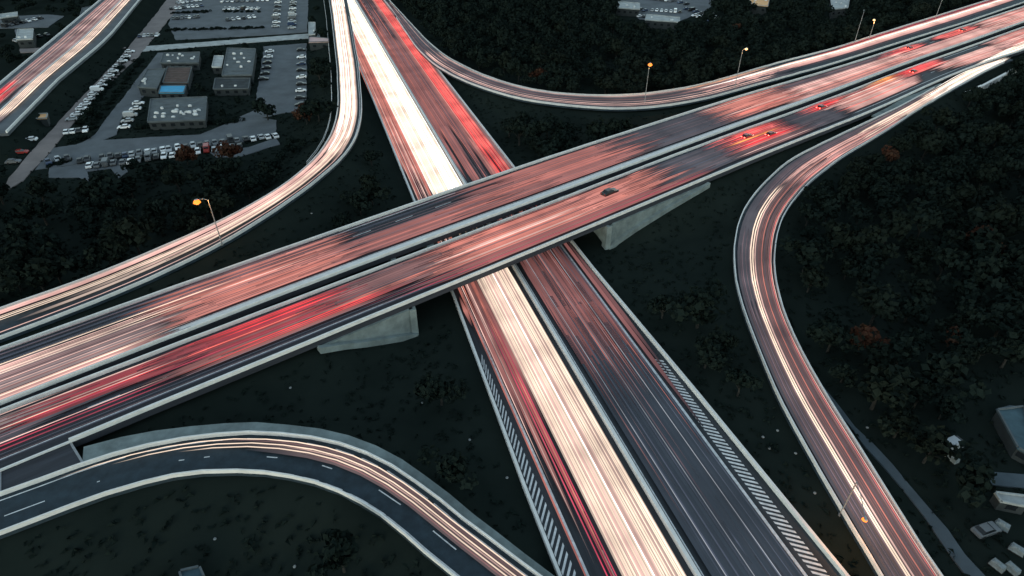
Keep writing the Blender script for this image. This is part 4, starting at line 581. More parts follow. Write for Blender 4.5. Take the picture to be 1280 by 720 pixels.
rowtxt = dict(front='in the long row along the lower lane of the compound', road='in the row beside the pinkish service road', east='at the right edge of the compound lot', blk='left of the low machinery roofed building',
 u1='in the upper left row of the far lot', u2='in the upper middle row of the far lot', u3='in the inner column of the far lot', u4='in the outer column of the far lot beside the ramp', mid='in the little row above the pale cross road',
 k1='on the lot left of the elevated road', k2='by the pale roof left of the elevated road', n1='by the leftmost roof beyond the trees at top', n2='by the long pale roof beyond the trees', n3='at the right of the car park beyond the trees',
 n4='at the top of the car park beyond the trees', verge='on the dark verge below the parked row', left='left of the pinkish service road', strip='at the lower end of the planted strip')
rowtxt.update(rowextra)
def put_car(x, y, z, rz, c, van, label, group, nm='parked_car'):
    o = link(nm, small[c, van]); o.location = (x, y, z); o.rotation_euler = (0, 0, rz); return tag(o, label, 'van' if van else 'car', group)
for k, ps in X['rows'].items():
    n = len(ps); dx, dy = ps[-1][0] - ps[0][0], ps[-1][1] - ps[0][1]; ra = math.atan2(dy, dx) + math.pi / 2 + (.0 if k not in ('front',) else .12)
    for i, (x, y) in enumerate(ps):
        if k in ('front', 'u3', 'u4') and random.random() < .06: continue
        c = random.choices(['white', 'silver', 'dark', 'blue', 'red', 'grey'], [5, 2, 3, 1, .5, 2])[0] if k not in ('blk', 'road') else random.choice(['white', 'white', 'silver'])
        van = random.random() < (.12 if k != 'u4' else .4)
        x += random.uniform(-.2, .2); y += random.uniform(-.5, .5)
        put_car(x, y, .06 if any(inpoly(x, y, P) for P in flats) else max(ground_z(x, y), -.6) + .05, ra + random.choice((0, math.pi)) + random.uniform(-.04, .04), c, int(van),
                '%s %s parked %s' % (cname[c], 'van' if van else 'car', rowtxt[k]), 'cars parked ' + rowtxt[k])
o1 = X['one']
def single(key, rz, c, van, label):
    x, y, _ = o1[key]; z = ground_z(x, y) + .02
    put_car(x, y, z, rz, c, van, label, 'vehicles standing apart among the trees')
def pallet(key, rz, label):
    x, y, _ = o1[key]; r = link('covered_pallet', None); r.location = (x, y, ground_z(x, y)); r.rotation_euler = (0, 0, rz); tag(r, label, 'pallet', 'pale covered pallets on the lower right')
    m2 = MB()
    for q in (-.5, 0, .5): m2.box((0, q, .06), (2.0, .14, .12))
    m2.box((0, 0, .16), (2.1, 1.3, .07)); m2.build('pallet_base', M['bark'], r)
    m2 = MB(); m2.box((0, 0, .62), (1.95, 1.15, .84), taper=.86); m2.box((.25, .1, 1.12), (1.0, .7, .2), .2, taper=.6); m2.build('tarpaulin', M['tarp'], r)
single('white_a', .2, 'white', 1, 'left of two white vans in a clearing near the far ramp lamps'); single('white_b', .2, 'white', 0, 'white car behind the white van in the far clearing')
for key, rz, c, van, label in (('teal', .4, 'silver', 1, 'silver van at the top of the dark yard on the lower right'), 
    ('w6', .3, 'grey', 0, 'grey car beside the footpath yard on the lower right')): single(key, rz, c, van, label)
pallet('w1', 1.9, 'pale covered pallet just below the silver van on the lower right'); pallet('w2', 2.3, 'pale covered pallet below the mottled roof on the lower right')
pallet('w3', 2.3, 'pale covered pallet nearest the right edge of the view'); pallet('w4', 2.1, 'pale covered pallet at the bottom right, left of two'); pallet('w5', 2.0, 'pale covered pallet at the very bottom right, right of two')
put_car(-192, 250, .1, .4, 'white', 1, 'white van standing by the elevated road above the orange shed', 'vehicles standing apart among the trees')
# cars on the overpass, with all their parts
def lamp_mat(n, c, k): return glow(n, c, k, vary=0)
TAIL = lamp_mat('tail_lamp_lit', (1, .03, .02), 30); HEAD = lamp_mat('head_lamp_lit', (1, .85, .65), 12)
def full_car(paint, lit=True):
    r = link('car', None)
    mb = MB(); car_body(mb); mb.build('body', M[paint], r)
    mb = MB(); car_cabin(mb, 0, 1); mb.build('cabin', [M['glass'], M[paint]], r)
    for x in (-1.4, 1.4):
        for y in (-.82, .82): mb = MB(); wheel_mb(mb, x, y, 0); mb.build('wheel', M['rubber'], r)
    for y in (-.62, .62):
        mb = MB(); mb.box((-2.2, y, .78), (.1, .42, .16)); mb.build('tail_lamp', TAIL if lit else M['car_red'], r)
        mb = MB(); mb.box((2.14, y, .64), (.12, .4, .15)); mb.build('headlight', HEAD if lit else M['unit'], r)
    return r
def copy_tree(o, parent=None):
    c = o.copy(); COL.objects.link(c)
    if parent: c.parent = parent
    for ch in list(o.children): copy_tree(ch, c)
    return c
def on_deck(r, rb, i, f, back=False):
    p, q = at(rb, i, f), at(rb, i + 1, f); r.location = tuple(map(float, p)); r.rotation_euler = (0, 0, math.atan2(q[1] - p[1], q[0] - p[0]) + (math.pi if back else 0))
c0 = full_car('car_dark', False); tag(c0, 'black car alone on the near deck of the overpass with its lamps off', 'car'); on_deck(c0, 'ds', 39.8, .36); c0.scale = (1.2, 1.15, 1.12)
pr = full_car('car_red')
for n_, (rb, i, f, lab) in enumerate([('ds', 52.6, .28, 'red car with lit tail lamps in the bright red patch over the abutment'), ('ds', 54.2, .5, 'red car with lit tail lamps in the near lane of the bright red patch'),
    ('ds', 61.5, .22, 'red car with lit tail lamps beside the slot, right of the bright red patch'), ('ds', 75.5, .25, 'red car with lit tail lamps just past the orange streaks'),
    ('dn', 82.5, .24, 'red car with lit tail lamps on the far deck near the upper ramp'), ('dn', 93.5, .25, 'red car with lit tail lamps at the far right of the far deck')]):
    c = pr if n_ == 0 else copy_tree(pr); tag(c, lab, 'car', 'cars with lit tail lamps on the overpass'); on_deck(c, rb, i, f)
for n_, p in enumerate(X['deb']):
    mb = MB()
    for _ in range(3): mb.box((random.uniform(-.6, .6), random.uniform(-.4, .4), .12), (random.uniform(.4, .9), .3, .24), random.uniform(0, 3))
    o = mb.build('road_debris', M['car_white']); o.location = (p[0], p[1], 8.0); tag(o, ['first', 'second', 'third', 'last'][n_] + ' pale scrap on the deck counted rightward from the black car', 'debris', 'pale scraps on the overpass')

# ---------------------------------------------------------------- street lamps
BULB = glow('sodium_lamp', (1, .2, .012), 1.9, vary=0); BULB2 = glow('pale_sodium_lamp', (1, .5, .2), 2.5, vary=0)
lab = ['orange street lamp over the white lit ramp on the left', 'orange street lamp at the bend of the far ramp', 'orange street lamp right of the bend beside the far ramp', 'unlit lamp pole near the far ramp at upper right',
       'small pale orange lamp beside the unlit pole at upper right', 'tall lamp pole cut by the top edge of the view', 'street lamp over the S-shaped ramp at the lower right']
for n_, (B, Hd) in enumerate(X['lamps']):
    B = np.array(B); Hd = np.array(Hd); d = B[:2] - Hd[:2]; L_ = np.linalg.norm(d)
    lim = 6.9 if n_ == 6 else 2.4
    if L_ > lim: B[:2] = Hd[:2] + d / L_ * lim
    gz = ground_z(B[0], B[1]); base_z = min(B[2], max(gz, -1)) if n_ not in (0,) else B[2]
    base_z = max(gz, 0) if n_ else B[2]
    r = link('street_lamp', None); r.location = (B[0], B[1], base_z); tag(r, lab[n_], 'street lamp', 'street lamps along the ramps')
    e = np.array([Hd[0] - B[0], Hd[1] - B[1], Hd[2] - base_z]); top = e[2]
    mb = MB(); mb.tube([(0, 0, 0), (0, 0, .4)], .28, 8); mb.tube([(0, 0, .4), (0, 0, top - .5)], [.14, .09], 8); mb.build('pole', M['steel'], r)
    mb = MB(); mb.tube([(0, 0, top - .6), (e[0] * .4, e[1] * .4, top - .05), (e[0], e[1], top + .05)], .06, 6); mb.build('arm', M['steel'], r)
    mb = MB(); mb.box((e[0], e[1], top + .12), (.85, .4, .16), math.atan2(e[1], e[0]), taper=.7); hdm = mb.build('lamp_head', M['steel'], r)
    if n_ != 3:
        rad = .85 if n_ in (0, 1) else (.6 if n_ in (2, 4) else .4)
        mb = MB(); mb.tube([(e[0], e[1], top - .62 * rad * 2), (e[0], e[1], top - rad * .8), (e[0], e[1], top - .1)], [rad * .35, rad, rad * .6], 10); mb.build('bulb', BULB2 if n_ in (2, 4) else BULB, r)
        ld = bpy.data.lights.new('lamp_light', 'POINT'); ld.energy = 2600 if n_ == 1 else 1300; ld.color = (1, .42, .12); ld.shadow_soft_size = .7
        lo_ = link('lamp_light', None, None, None); COL.objects.unlink(lo_); bpy.data.objects.remove(lo_)
        lo_ = bpy.data.objects.new('lamp_light', ld); COL.objects.link(lo_); lo_.parent = r; lo_.location = (e[0], e[1], top - 1.6)

# ---------------------------------------------------------------- light trails (glowing strands at lamp height above their lanes) and ribbons imitating road glow
TR = []
def trail(rb, f, i0, i1, wd, m, lab, z=None):
    i0, i1 = max(0, min(i0, i1)), min(N[rb] - .01, max(i0, i1))
    if i1 - i0 < .6: return
    TR.append((rb, f, i0, i1, wd, m, lab, z if z is not None else random.uniform(.55, .8)))
def bundle(rb, n, f0, f1, i0, i1, pal, lab, w0=.12, w1=.32, jit=1.5, part=0.):
    for k in range(n):
        f = f0 + (f1 - f0) * (k + .5 + random.uniform(-.35, .35)) / n
        a, b = i0 + random.uniform(-jit, jit), i1 + random.uniform(-jit, jit)
        if random.random() < part:
            c = random.uniform(a, b); a, b = (a, c) if random.random() < .5 else (c, b)
        trail(rb, f, a, b, random.uniform(w0, w1), random.choices(list(pal), list(pal.values()))[0], lab)
H = lambda n, o0, o1, s0, s1, *a, **k: bundle('hw', n, hf(o0), hf(o1), hi(s0), hi(s1), *a, **k)
# white carriageway of the lower highway, nearer part
H(30, -10.1, -1.7, 322, 500, dict(cream=6, pinkw=3, hot=1), 'cream headlight trail on the lower highway below the overpass', w0=.16, w1=.30, jit=3)
H(6, -14.4, -10.4, 330, 375, dict(salmon=4, dull=4), 'rose light trail left of the cream trails on the lower highway', w0=.12, w1=.3, jit=3)
for o in (-12.5, -11.9, -11.2): trail('hw', hf(o), hi(352), hi(500), .2, 'crimson', 'crimson tail light trail left of the cream trails on the lower highway')
# far part, white hot
H(30, -10.8, -.9, -150, 305, dict(hot=6, cream=4), 'white hot headlight trail on the lower highway beyond the overpass', w0=.27, w1=.42, jit=0)
H(17, -16.2, -11.2, 130, 322, dict(salmon=4, pinkw=2, dull=2), 'salmon light trail left of the white hot trails beyond the overpass', w0=.12, w1=.34, jit=22)
# far right carriageway
H(24, 1.2, 11.2, -150, 282, dict(dull=5, salmon=2, mauve=2), 'dull rose light trail on the far right carriageway beyond the overpass', w0=.1, w1=.34, jit=28, part=.35)
H(14, 11.6, 16.4, -150, 292, dict(red=4, coral=5, salmon=1), 'red tail light trail on the far right carriageway beyond the overpass', w0=.2, w1=.36, jit=5)
# near right carriageway
H(8, 2.2, 14.6, 341, 366, dict(dull=6, salmon=2, mauve=2), 'faint rose light trail on the dark right carriageway below the overpass', w0=.08, w1=.3, jit=11)
H(6, 2.2, 14.6, 370, 470, dict(slate=5, mauve=1), 'faint slate light trail on the dark right carriageway at the bottom', w0=.08, w1=.2, jit=14)
# overpass, far deck
n1, s1_ = 'light trail on the far deck of the overpass, ', 'light trail on the near deck of the overpass, '
B_ = bundle
B_('dn', 7, .08, .34, 5, 26, dict(slate=5, mauve=1), 'faint slate ' + n1 + 'left part')
B_('dn', 11, .31, .52, 3, 20, dict(cream=4, pinkw=4), 'whitish ' + n1 + 'left part', .1, .28, jit=2)
B_('dn', 11, .46, .82, 3, 18, dict(mauve=3, dull=4, pinkw=5), 'rose ' + n1 + 'left part', .1, .4)
B_('dn', 3, .84, .96, 0, 18, dict(cream=3, pinkw=3), 'whitish ' + n1 + 'left part', .2, .35)
B_('dn', 20, .09, .82, 18, 24.5, dict(salmon=7, dull=4, pinkw=.5), 'salmon ' + n1 + 'left of the highway', .2, .55, jit=1.6)
B_('dn', 9, .4, .82, 24, 36, dict(dull=4, mauve=3, salmon=1), 'thin rose ' + n1 + 'above the left abutment', .1, .3, jit=3)
B_('dn', 5, .1, .4, 24, 36, dict(slate=3, mauve=2), 'faint slate ' + n1 + 'above the left abutment', .1, .25, jit=2)
B_('dn', 19, .1, .82, 33, 45, dict(dull=5, salmon=5), 'salmon ' + n1 + 'above the highway', .12, .4, jit=2.5)
B_('dn', 9, .1, .82, 44, 56, dict(slate=3, mauve=4), 'faint mauve ' + n1 + 'right of the highway', .1, .3, jit=2)
B_('dn', 16, .1, .82, 54, 63, dict(coral=1, salmon=6, pinkw=1), 'pink ' + n1 + 'facing the bend of the upper ramp', .25, .5, jit=1.5)
B_('dn', 13, .35, .9, 62, 80, dict(pinkw=3, salmon=3, dull=2), 'pale pink ' + n1 + 'right part', .2, .45, jit=2.5)
B_('dn', 7, .1, .42, 62, 82, dict(mauve=4, dull=2), 'faint mauve ' + n1 + 'right part', .15, .35, jit=3)
B_('dn', 6, .08, .4, 78, 84, dict(red=4, coral=2), 'red ' + n1 + 'right part', .35, .55, jit=1.2)
B_('dn', 9, .45, .9, 80, 100, dict(pinkw=4, dull=2, salmon=2), 'pale pink ' + n1 + 'far right part', .2, .45, jit=3)
B_('dn', 6, .08, .38, 89, 95.5, dict(red=2, coral=3), 'red ' + n1 + 'far right part', .4, .6, jit=1.5)
B_('dn', 16, .1, .9, 97, N['dn'] - 2, dict(coral=2, salmon=4, pinkw=4), 'pink ' + n1 + 'right edge', .3, .55, jit=2)
# overpass, near deck
B_('ds', 9, .1, .4, 0, 13.5, dict(cream=3, pinkw=3, dull=1), 'whitish ' + s1_ + 'left edge', .1, .28, jit=2.5, part=.4)
B_('ds', 5, .45, .6, 0, 13, dict(mauve=3, dull=1), 'faint mauve ' + s1_ + 'left edge')
for f in (.64, .72): trail('ds', f, 0, 17.5, .3, 'crimson', 'crimson ' + s1_ + 'left edge')
trail('ds', .6, 0, 17, .18, 'pinkw', 'whitish ' + s1_ + 'left edge')
B_('ds', 8, .14, .42, 12.5, 17.2, dict(crimson=5, pinkw=2, red=2), 'crimson ' + s1_ + 'left part', .15, .35, jit=.8)
B_('ds', 10, .12, .40, 17.5, 24, dict(red=4, coral=3, crimson=2), 'red ' + s1_ + 'left of the highway', .14, .3, jit=1.2)
B_('ds', 5, .42, .66, 17.5, 25, dict(dull=4, crimson=1), 'rose ' + s1_ + 'left of the highway', .15, .35)
B_('ds', 3, .55, .66, 18, 26, dict(red=3), 'red ' + s1_ + 'left of the highway', .15, .3)
B_('ds', 4, .7, .9, 8, 30, dict(slate=3, mauve=1), 'faint slate ' + s1_ + 'left part', .1, .25)
B_('ds', 13, .1, .62, 23.5, 29.5, dict(dull=4, mauve=4, salmon=2), 'rose ' + s1_ + 'above the left abutment', .15, .4)
B_('ds', 20, .1, .68, 28.5, 38.5, dict(salmon=8, pinkw=1, dull=2), 'salmon ' + s1_ + 'above the highway', .25, .5, jit=1.4)
B_('ds', 17, .1, .68, 40.8, 44, dict(salmon=7, dull=3), 'salmon ' + s1_ + 'right of the black car', .2, .45, jit=1)
for f in (.12, .17, .22, .52, .57, .62): trail('ds', f, 38, 42, .35, 'salmon', 'salmon ' + s1_ + 'beside the black car')
B_('ds', 5, .7, .88, 27, 44, dict(dull=3, crimson=.6), 'dull red ' + s1_ + 'along the near barrier', .12, .3, jit=3)
B_('ds', 9, .1, .85, 43, 52, dict(slate=4, mauve=4), 'faint mauve ' + s1_ + 'before the bright red patch', .12, .3, jit=1.6)
B_('ds', 13, .08, .62, 50.3, 56, dict(red=6, coral=4, orange=.6), 'red ' + s1_ + 'in the bright red patch', .4, .6, jit=.9)
B_('ds', 5, .6, .85, 49, 58, dict(mauve=3, pinkw=1, salmon=1), 'rose ' + s1_ + 'beside the bright red patch', .2, .4)
B_('ds', 7, .1, .8, 56, 61, dict(slate=4, mauve=3), 'faint slate ' + s1_ + 'after the bright red patch', .15, .3)
B_('ds', 6, .06, .3, 60, 64.5, dict(red=6, coral=1), 'red ' + s1_ + 'beside the gore', .4, .6, jit=.7)
B_('ds', 14, .1, .72, 62.5, 73, dict(coral=3, salmon=4, pinkw=3), 'pink ' + s1_ + 'beside the gore', .3, .55, jit=1.5)
B_('ds', 4, .04, .2, 69, 73.5, dict(orange=5), 'orange ' + s1_ + 'right part', .4, .6, jit=.6)
B_('ds', 6, .06, .34, 73, 80, dict(red=5, coral=2), 'red ' + s1_ + 'right part', .4, .6, jit=1)
B_('ds', 8, .3, .8, 79, 90, dict(pinkw=4, salmon=3), 'pale pink ' + s1_ + 'right part', .25, .5, jit=2.5)
B_('ds', 15, .1, .8, 91, N['ds'] - 2, dict(coral=3, salmon=4, pinkw=3), 'pink ' + s1_ + 'right edge', .3, .55, jit=2)
# wide, faint emissive ribbons added over the lanes to imitate glow on the road
def wash(rb, f0, f1, i0, i1, m, lab, jit=1.2, wd=.95, z=.34):
    W_ = width(rb, (i0 + i1) / 2)
    if rb in ('dn', 'ds'): i0, i1 = i0 - 1, i1 + 1
    n = max(1, int(round(abs(f1 - f0) * W_ / (wd * .93))))
    for k in range(n): trail(rb, f0 + (f1 - f0) * (k + .5) / n, i0 + random.uniform(-jit, jit), i1 + random.uniform(-jit, jit), wd, m, lab, z + .015 * (k % 3))
HWs = lambda o0, o1, s0, s1, m, lab, **k: wash('hw', hf(o0), hf(o1), hi(s0), hi(s1), m, lab, **k)
LB = 'broad faint light trail '
HWs(-10.3, -1.5, 322, 500, 'w_cream', LB + 'under the cream trails of the lower highway')
HWs(-10.9, -.9, -150, 304, 'w_hot', LB + 'under the white hot trails beyond the overpass', jit=0)
HWs(-14.6, -10.3, 331, 400, 'w_brown', LB + 'left of the cream trails of the lower highway', jit=3)
HWs(-16.6, -15.4, 331, 364, 'w_salmon', LB + 'on the left shoulder of the lower highway', jit=3)
HWs(2, 14.6, 322, 391, 'w_fade', LB + 'on the right carriageway just below the overpass', jit=.8)
for o in (3.85, 7.6, 11.2): trail('hw', hf(o), hi(315), hi(500), .15, 'pale', 'thin pale light trail along a lane line of the dark right carriageway')
H(9, 2.2, 14.6, 350, 500, dict(slate=5), 'faint slate light trail on the dark right carriageway at the bottom', w0=.1, w1=.3, jit=20)
HWs(2, 14.6, 345, 470, 'w_slate', LB + 'on the right carriageway further down', jit=4)
HWs(15.8, 17.8, 322, 382, 'w_fade', LB + 'on the right shoulder of the lower highway', jit=4)
HWs(-16.4, -11, 60, 297, 'w_salmon', LB + 'left of the white hot trails', jit=6)
HWs(1, 11.4, 60, 292, 'w_brown', LB + 'on the far right carriageway', jit=9)
HWs(11.2, 16.6, -100, 300, 'w_coral', LB + 'under the red trails of the far right carriageway', jit=6)
HWs(10.6, 12, -60, 260, 'w_salmon', LB + 'left of the red trails of the far right carriageway', jit=20)
HWs(16.6, 17.8, 0, 296, 'w_rose', LB + 'on the far right shoulder', jit=6)
wash('dn', .46, .82, 2, 18, 'w_grey', LB + 'on the far deck, left part')
wash('dn', .3, .45, -2, 12, 'w_pink', LB + 'on the far deck, left edge', jit=1, z=.4)
wash('dn', .84, .97, 0, 17, 'w_pink', LB + 'on the far deck, left part', jit=.4)
wash('dn', .33, .47, 1, 14, 'w_grey', LB + 'on the far deck, left part')
wash('dn', .1, .82, 17.4, 25.5, 'w_salmon', LB + 'on the far deck, left of the highway', jit=.5)
wash('dn', .42, .82, 24, 37, 'w_brown', LB + 'on the far deck above the left abutment', jit=3)
wash('dn', .1, .82, 33.5, 46, 'w_salm2', LB + 'on the far deck above the highway', jit=2.2)
wash('dn', .1, .82, 44, 56, 'w_mauve', LB + 'on the far deck right of the highway', jit=2)
wash('dn', .1, .8, 54, 63, 'w_salmon', LB + 'on the far deck facing the bend', jit=1)
wash('dn', .35, .88, 61, 80, 'w_pink', LB + 'on the far deck, right part', jit=2.5)
wash('dn', .1, .36, 61, 80, 'w_mauve', LB + 'on the far deck, right part', jit=2)
wash('dn', .1, .38, 77, 84.5, 'w_coral', LB + 'on the far deck, right part', jit=.8)
wash('dn', .42, .88, 79, 101, 'w_pink', LB + 'on the far deck, far right part', jit=2)
wash('dn', .1, .38, 88.5, 96, 'w_coral', LB + 'on the far deck, far right part', jit=.8)
wash('dn', .1, .9, 98, N['dn'] - 1, 'w_pink', LB + 'on the far deck, right edge', jit=1)
wash('ds', .1, .4, 0, 13, 'w_grey', LB + 'on the near deck, left edge', jit=1.5)
wash('ds', .4, .6, 0, 14, 'w_mauve', LB + 'on the near deck, left edge', jit=1.5)
wash('ds', .13, .45, 12, 17.4, 'w_red', LB + 'on the near deck, left part', jit=.5)
wash('ds', .1, .5, 17.6, 25, 'w_red', LB + 'on the near deck left of the highway', jit=.8)
wash('ds', .5, .7, 17.6, 26, 'w_brown', LB + 'on the near deck left of the highway', jit=.8)
wash('ds', .1, .62, 23, 30.5, 'w_rose', LB + 'on the near deck above the left abutment', jit=1.5)
wash('ds', .1, .68, 28, 44.6, 'w_salmon', LB + 'on the near deck above the highway', jit=1)
wash('ds', .68, .88, 28, 46, 'w_brown', LB + 'on the near deck along the near barrier', jit=1.5)
wash('ds', .1, .85, 43.5, 52, 'w_mauve', LB + 'on the near deck before the red patch', jit=1)
wash('ds', .06, .66, 49.8, 56.6, 'w_coral', LB + 'on the near deck in the red patch', jit=.5)
wash('ds', .6, .86, 50, 57, 'w_rose', LB + 'on the near deck in the red patch', jit=.5)
wash('ds', .1, .85, 56.5, 62, 'w_mauve', LB + 'on the near deck after the red patch', jit=.6)
wash('ds', .06, .3, 59.5, 65, 'w_coral', LB + 'on the near deck beside the gore', jit=.5)
wash('ds', .2, .75, 62, 74, 'w_pink', LB + 'on the near deck beside the gore', jit=1)
wash('ds', .06, .3, 68.5, 73.5, 'w_orange', LB + 'on the near deck, orange part', jit=.5)
wash('ds', .04, .36, 72.5, 81, 'w_coral', LB + 'on the near deck, right part', jit=.7)
wash('ds', .32, .8, 79, 91, 'w_pink', LB + 'on the near deck, right part', jit=2)
wash('ds', .1, .72, 90, N['ds'] - 1, 'w_pink', LB + 'on the near deck, right edge', jit=.6)
wash('rl', .14, .8, 4, 74, 'w_cream', LB + 'on the upper bend of the left ramp', jit=1)
wash('rl', .3, .66, 70, 90, 'w_cream', LB + 'on the left ramp above the overpass', jit=2)
wash('rl', .08, .2, 66, 99, 'w_pink', LB + 'on the left ramp, outer side')
wash('ru', .1, .9, 24, 86, 'w_mauve', LB + 'on the straight part of the far ramp')
wash('ru', .2, .6, 74, 141, 'w_pink', LB + 'on the far ramp beside the overpass')
wash('rr', .1, .9, 1, 27, 'w_cream', LB + 'on the upper bend of the S-shaped ramp', jit=1)
wash('rr', .36, .9, 22, 37, 'w_pink', LB + 'on the bend of the S-shaped ramp')
wash('rr', .4, .92, 32, 67, 'w_dim', LB + 'on the lower part of the S-shaped ramp')
wash('rr', .1, .42, 10, 67, 'w_mauve', LB + 'on the left side of the S-shaped ramp')
wash('rr', .1, .42, 50, 67, 'w_dim', LB + 'on the lower left side of the S-shaped ramp')
wash('rb', .18, .5, 13, 31, 'w_dim', LB + 'on the loop ramp at bottom left')
wash('fl', .14, .54, 8, 67, 'w_grey', LB + 'on the elevated road at top left', jit=4)
wash('fl', .16, .4, 0, 12, 'w_coral', LB + 'on the elevated road at far left')
wash('fl', .56, .74, 0, 60, 'w_grey', LB + 'on the near side of the elevated road at top left', jit=4)
# ramps
B_('rl', 15, .14, .8, 18, 72, dict(cream=4, hot=3, pinkw=2), 'white light trail on the left ramp, upper bend', .3, .5, jit=3)
B_('rl', 6, .3, .8, 0, 24, dict(cream=3, hot=3), 'white light trail on the left ramp, far end', .25, .45)
B_('rl', 3, .1, .2, 68, 99, dict(pinkw=5), 'pinkish light trail along the outer side of the left ramp', .25, .4)
B_('rl', 9, .32, .68, 66, 86, dict(pinkw=4, cream=5), 'cream light trail on the left ramp above the overpass', .3, .5, jit=2)
B_('rl', 4, .3, .46, 84, 99, dict(cream=5, orange=.7), 'cream light trail on the left ramp at the left edge', .15, .3, jit=1)
trail('rl', .84, 72, 99, .3, 'pinkw', 'pinkish light trail along the inner side of the left ramp')
B_('ru', 3, .3, .8, 20, 52, dict(mauve=3, dull=3, pinkw=1), 'pinkish light trail on the far ramp, straight part', .2, .35)
B_('ru', 2, .12, .24, 46, 84, dict(pinkw=3), 'pinkish light trail along the far side of the far ramp', .25, .35)
B_('ru', 3, .68, .86, 46, 82, dict(pinkw=3), 'pinkish light trail along the near side of the far ramp', .25, .4)
B_('ru', 3, .34, .6, 46, 80, dict(pinkw=1, dull=3, mauve=2), 'faint light trail in the middle of the far ramp', .15, .3)
B_('ru', 2, .08, .18, 74, 84, dict(orange=3), 'orange light trail under the lamp at the bend of the far ramp', .25, .4)
B_('ru', 8, .26, .52, 78, 140, dict(cream=4, hot=2, pinkw=2), 'white light trail on the far ramp beside the overpass', .3, .5, jit=4)
B_('ru', 2, .14, .22, 92, 140, dict(red=2, crimson=2), 'red light trail on the far ramp beside the overpass', .2, .3, jit=3)
B_('ru', 3, .66, .8, 84, 130, dict(mauve=3, slate=3), 'faint light trail on the near shoulder of the far ramp', .15, .3, jit=4)
B_('rr', 14, .1, .92, 2, 15, dict(hot=3, cream=5), 'white light trail where the S-shaped ramp leaves the overpass', .2, .4, jit=3)
for k in range(13): trail('ds', .7 + .024 * k, 90 - k * .8, N['ds'], .42, 'cream' if k % 3 else 'hot', 'white light trail on the overpass edge before the S-shaped ramp')
B_('rr', 8, .38, .8, 14, 27, dict(cream=3, pinkw=4), 'cream light trail on the upper bend of the S-shaped ramp', .25, .4, jit=2)
B_('rr', 4, .2, .36, 8, 40, dict(mauve=4), 'faint light trail on the left side of the S-shaped ramp', .15, .3)
B_('rr', 6, .4, .66, 26, 36, dict(coral=1, pinkw=2, dull=3), 'pink light trail on the bend of the S-shaped ramp', .2, .35, jit=2)
B_('rr', 3, .4, .52, 37, 67, dict(cream=4, pinkw=1), 'cream light trail on the lower part of the S-shaped ramp', .2, .3, jit=.5)
B_('rr', 7, .56, .9, 24, 67, dict(dull=4, mauve=3, salmon=.6), 'rose light trail on the right side of the S-shaped ramp', .12, .3, jit=3)
B_('rr', 2, .86, .93, 30, 67, dict(pinkw=3, coral=.6), 'rose light trail hugging the right barrier of the S-shaped ramp', .15, .2)
B_('rr', 4, .12, .4, 44, 67, dict(dull=2, mauve=3), 'faint light trail on the left side of the S-shaped ramp', .15, .25)
for f, m, a in ((.2, 'cream', 8.5), (.3, 'cream', 10), (.41, 'cream', 12), (.35, 'pinkw', 15), (.25, 'dull', 13), (.46, 'dull', 16)): trail('rb', f, a, 31, .2, m, 'cream light trail on the loop ramp at bottom left')
B_('fl', 6, .14, .4, 0, 12, dict(red=3, crimson=2), 'red light trail on the elevated road at far left', .4, .6)
B_('fl', 16, .18, .52, 8, 66, dict(pinkw=3, dull=4, mauve=3), 'pinkish light trail on the elevated road at top left', .3, .5, jit=6, part=.3)
B_('fl', 9, .58, .78, 0, 58, dict(cream=3, pinkw=3, dull=2), 'cream light trail on the near side of the elevated road at top left', .3, .5, jit=6, part=.3)
def trail_geo(mb, t, mi=0):
    rb, f, i0, i1, wd, m, lb, z = t
    st = 3. if rb == 'hw' else (1.5 if rb in ('dn', 'ds', 'fl') else 1.); n = max(3, int((i1 - i0) / st) + 1); ii = np.linspace(i0, i1, n); v = []
    for q, i in enumerate(ii):
        W_ = max(width(rb, i), 2.); tp = .25 if q in (0, n - 1) else 1
        for df, dz in ((-1, 0), (0, -.05), (1, 0), (0, .05)):
            p = at(rb, i, f + df * wd * tp / 2 / W_); v.append((p[0], p[1], p[2] + z + dz))
    fs = [(0, 1, 2, 3), tuple(4 * (n - 1) + k for k in (3, 2, 1, 0))]
    for k in range(n - 1):
        for j in range(4): fs.append((4 * k + j, 4 * k + 4 + j, 4 * k + 4 + (j + 1) % 4, 4 * k + (j + 1) % 4))
    mb.add(v, fs, mi); ln = (i1 - i0) * 5; pw = POW[t]; ft = min(.5, FE.get(m, 7.) / max(ln, 1))
    if not hasattr(mb, 'pw'): mb.pw = []
    for q in range(n):
        u = q / (n - 1); e = min(1, min(u, 1 - u) / ft + .02); e = e * e * (3 - 2 * e); mb.pw += [pw * e] * 4
def with_power(o, mb):
    a = o.data.attributes.new('power', 'FLOAT', 'POINT'); a.data.foreach_set('value', mb.pw); return o
FE = {k: 13. for k in G if k.startswith('w_')}; FE['w_fade'] = 34.; FE['hot'] = 2.
POW = {}
for t in TR: POW[t] = random.uniform(.55, 1.45) if t[5] not in ('hot', 'cream') and not t[5].startswith('w_') else random.uniform(.8, 1.2)
def score(t):
    s = 0
    for i in np.linspace(t[2], t[3], 8):
        p = at(t[0], i, t[1]); d = p[1] * math.cos(.6227) + (87 - p[2]) * math.sin(.6227)
        x = 780 * p[0] / max(d, 5)
        if d > 5 and abs(x) < 660: s += t[4] * (t[3] - t[2]) / d ** 2
    return s
TR.sort(key=score, reverse=True)
for t in TR[:290]:
    mb = MB(); trail_geo(mb, t); tag(with_power(mb.build('trail_or_road_glow', G[t[5]]), mb), t[6], 'light trail', t[6].replace('light trail', 'light trails'))  # also holds the added ribbons that imitate road glow
mb = MB(); keys = list(G)
for t in TR[290:]: trail_geo(mb, t, keys.index(t[5]))
